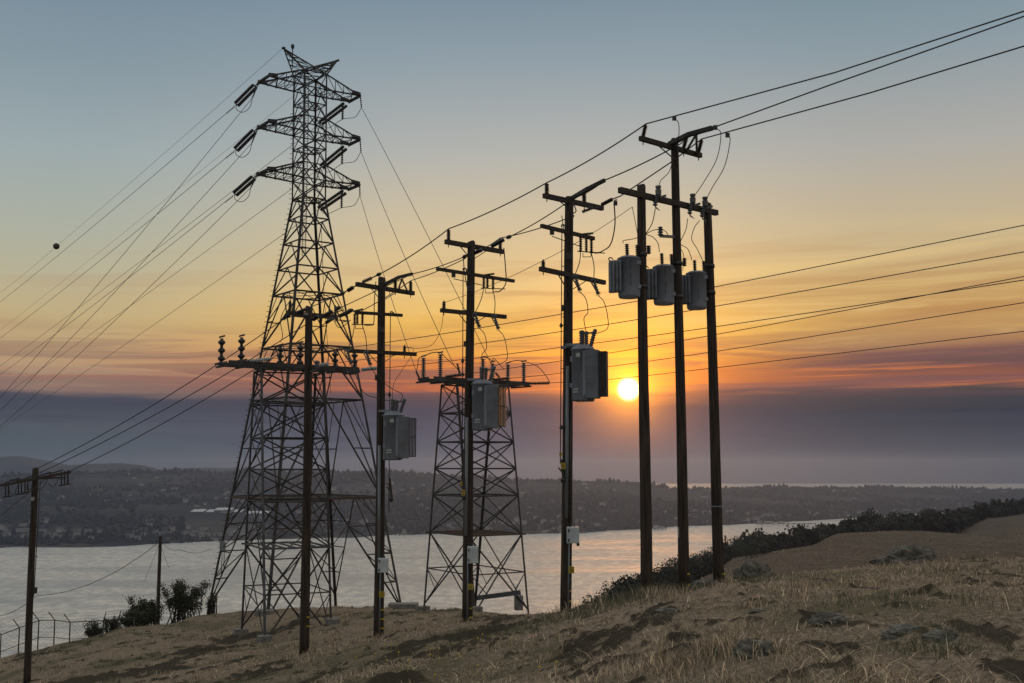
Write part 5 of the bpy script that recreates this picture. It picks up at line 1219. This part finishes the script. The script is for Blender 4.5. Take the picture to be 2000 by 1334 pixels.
rr_ = hit(1478, 1278); rock(1478, 1278, rr_.y, 82, 26, 5, 'flat tilted grey stone in the near grass', .8)
for i, (x, y, w, h, lb) in enumerate(((1840, 1250, 66, 20, 'dark clod of earth and stone in the grass at right'), (1765, 1240, 74, 20, 'dark broken clod left of the clods at the right'), (1620, 1212, 66, 16, 'dark earth clod in the middle of the grassy slope at right'), (1480, 1196, 34, 7, 'small flat stone on the slope under the crest boulder'), (1300, 1195, 40, 7, 'small flat stone below the left one of three poles'))):
    q = hit(x, y); rock(x, y, q.y, w, h, 20 + i, lb)
b = MB(); q = hit(790, 1186, 50); b.box(at(788, 1184, 86.5), (2.2, 1.2, .45)); tag(b.build('concrete_pad', M['concrete'], bevel=.04), 'flat concrete pad under the right foot of the tall tower', 'concrete pad')

# ------------------------------------------------------------------ grass
gm = bpy.data.materials.new('dry_grass_blades'); gm.use_nodes = True
t = NT(gm.node_tree.nodes, gm.node_tree.links); bs = gm.node_tree.nodes['Principled BSDF']
at_ = t.n.new('ShaderNodeAttribute'); at_.attribute_name = 'tint'
t.l.new(at_.outputs['Color'], bs.inputs['Base Color']); bs.inputs['Roughness'].default_value = .9; bs.inputs['Specular IOR Level'].default_value = .1
def blades(name, x, y, h, w, lean, label, tintk=None, tone=1.0):
    n = len(x); z = ground(x, y); a = rng.uniform(0, 6.28, n); dx, dy = np.cos(a), np.sin(a)
    l = rng.uniform(0, 6.28, n); lx, ly = np.cos(l) * h * lean, np.sin(l) * h * lean
    p = np.stack([x, y, z - .02], -1)
    V = np.stack([p + np.stack([-dx * w, -dy * w, 0 * w], -1), p + np.stack([dx * w, dy * w, 0 * w], -1),
                  p + np.stack([lx * .35 + dx * w * .7, ly * .35 + dy * w * .7, h * .6], -1), p + np.stack([lx * .35 - dx * w * .7, ly * .35 - dy * w * .7, h * .6], -1),
                  p + np.stack([lx, ly, h], -1)], 1).reshape(-1, 3)
    i0 = (np.arange(n) * 5)[:, None]; q = np.concatenate([i0 + np.array([[0, 1, 2]]), i0 + np.array([[0, 2, 3]]), i0 + np.array([[3, 2, 4]])], 1).reshape(-1, 3)
    o = mesh_np(name, V, q, gm, False)
    dry = np.stack([rng.uniform(.125, .30, n), rng.uniform(.100, .235, n), rng.uniform(.066, .155, n)], -1); br = rng.uniform(.75, 1.25, n)[:, None]
    dry = np.array([[.395, .315, .232]]) * (.22 + rng.gamma(1.7, .48, n))[:, None] * np.stack([np.ones(n), rng.uniform(.93, 1.05, n), rng.uniform(.85, 1.1, n)], -1)
    grn = np.array([[.135, .138, .088]]) * br
    k = fbm(x * .16 + 4, y * .16, 51, 4) + rng.normal(0, .12, n) > (.08 if tintk is None else tintk); colr = np.where(k[:, None], grn, dry)
    colr = colr * tone; c = np.repeat(np.concatenate([colr, np.ones((n, 1))], 1), 5, 0).astype(np.float32)
    at2 = o.data.color_attributes.new('tint', 'FLOAT_COLOR', 'POINT'); at2.data.foreach_set('color', c.ravel())
    return tag(o, label, 'grass', None, 'stuff')
def scatter(n, d0, d1, tmax=.50):
    u = rng.uniform(0, 1, n); y = np.sqrt(d0 ** 2 + u * (d1 ** 2 - d0 ** 2)); x = rng.uniform(-tmax, tmax, n) * y; return x, y
X = []; Y = []
for n, a, c in ((170000, 7, 22), (150000, 22, 46), (130000, 46, 98)):
    x, y = scatter(n, a, c); X.append(x); Y.append(y)
x = np.concatenate(X); y = np.concatenate(Y)
dens = fbm(x * .42, y * .42, 61, 4); k = (dens > -.22 + rng.normal(0, .10, len(x))) & (bare(x, y) < rng.uniform(.05, 1.32, len(x))); x, y, dens = x[k], y[k], dens[k]
h = rng.gamma(4, .0125, len(x)) * (1 + .9 * np.clip(fbm(x * .3, y * .3, 71, 3), -.5, 1)); w = np.where(y < 22, .0035, np.where(y < 46, .0065, .011)) * rng.uniform(.7, 1.4, len(x))
blades('grass', x, y, h, w, 1.7, 'short dry brown grass matted over the hillside')
u = rng.uniform(0, 1, 90000); y = 150 + u * 420; x = rng.uniform(.10, .52, 90000) * y; k = fbm(x * .05, y * .03, 62, 4) > -.15 + rng.normal(0, .2, 90000); x, y = x[k], y[k]
blades('hill_grass', x, y, rng.gamma(4, .022, len(x)) * (1 + y / 500), .01 + y * .00016 * rng.uniform(.6, 1.5, len(x)), 2.0, 'dry grass clumps on the distant golden hill', .22, .62)
X = []; Y = []; Hh = []                              # taller tufts
for k in range(1500):
    d = math.sqrt(random.uniform(7 ** 2, 85 ** 2)); xx = random.uniform(-.5, .5) * d; n = random.randint(20, 60); s = random.uniform(.06, .22)
    X += list(xx + rng.normal(0, s, n)); Y += list(d + rng.normal(0, s, n)); Hh += list(rng.uniform(.08, .22, n) * random.uniform(.7, 1.25))
def tuft(px, py, n, s, hh):
    q = hit(px, py); X.extend(list(q.x + rng.normal(0, s, n))); Y.extend(list(q.y + rng.normal(0, s, n))); Hh.extend(list(rng.uniform(.4, 1, n) * hh))
for px, py, n, s, hh in ((1330, 1262, 500, .42, .20), (1405, 1272, 700, .40, .26), (1370, 1285, 500, .5, .18), (1180, 1192, 160, .9, .75), (1150, 1196, 220, .8, .55), (1125, 1205, 150, .5, .4), (1290, 1168, 200, .5, .45), (1235, 1172, 160, .5, .4),
        (1565, 1165, 30, .15, .7), (1640, 1180, 60, .5, .4), (1905, 1180, 80, .4, .45), (1240, 1170, 120, .4, .5), (1000, 1235, 100, .8, .4), (1105, 1196, 120, .3, .35), (912, 1214, 120, .3, .3), (740, 1247, 130, .3, .3), (596, 1276, 150, .3, .3), (1262, 1166, 150, .28, .4), (1336, 1157, 130, .28, .35), (1405, 1142, 120, .28, .3), (1781, 1100, 200, .8, .3), (1473, 1134, 200, .6, .3), (1478, 1282, 240, .35, .16)): tuft(px, py, n, s, hh)
X = np.array(X); Y = np.array(Y); Hh = np.array(Hh); k = (Y > 6) & (bare(X, Y) < .5); X, Y, Hh = X[k], Y[k], Hh[k]
blades('grass_tufts', X, Y, Hh, np.clip(.0028 + Y * .00016, 0, .012), .45, 'taller dry tufts standing out of the matted grass', .05)
n = 90; fx = []; fy = []
for px, py in [(random.gauss(790, 80), random.gauss(1288, 14)) for _ in range(20)] + [(random.uniform(560, 1100), random.uniform(1255, 1330)) for _ in range(10)]:
    q = hit(px, min(py, 1333)); fx.append(q.x); fy.append(q.y)
b = MB()
for x_, y_ in zip(fx, fy):
    z_ = gz(x_, y_); hh = random.uniform(.10, .24); b.bar((x_, y_, z_), (x_ + .02, y_, z_ + hh), .006); b.lathe((x_ + .02, y_, z_ + hh - .02), (x_ + .02, y_, z_ + hh + .02), [(0, .004), (.5, .026), (1, .005)], 6)
fl = b.build('wildflowers', M['yellow']); tag(fl, 'tiny yellow flowers sprinkled in the lower grass', 'flowers', None, 'stuff')

# ------------------------------------------------------------------ air
hz = MB().box((0, 4700, (CAMZ + 46 - 220) / 2), (8600, 12600, CAMZ + 46 + 220)); ho = hz.build('haze', bpy.data.materials.new('thin_evening_haze'))
tag(ho, 'thin blue evening haze over the strait and hills', 'haze', None, 'stuff')
hm = ho.data.materials[0]; hm.use_nodes = True; hn = hm.node_tree.nodes; hn.clear()
pv = hn.new('ShaderNodeVolumePrincipled'); pv.inputs['Density'].default_value = 0.0001; pv.inputs['Color'].default_value = (.48, .63, .95, 1); pv.inputs['Anisotropy'].default_value = .72
mo = hn.new('ShaderNodeOutputMaterial'); hm.node_tree.links.new(pv.outputs[0], mo.inputs['Volume'])
SC.cycles.volume_bounces = 0
SC.cycles.max_bounces = 6
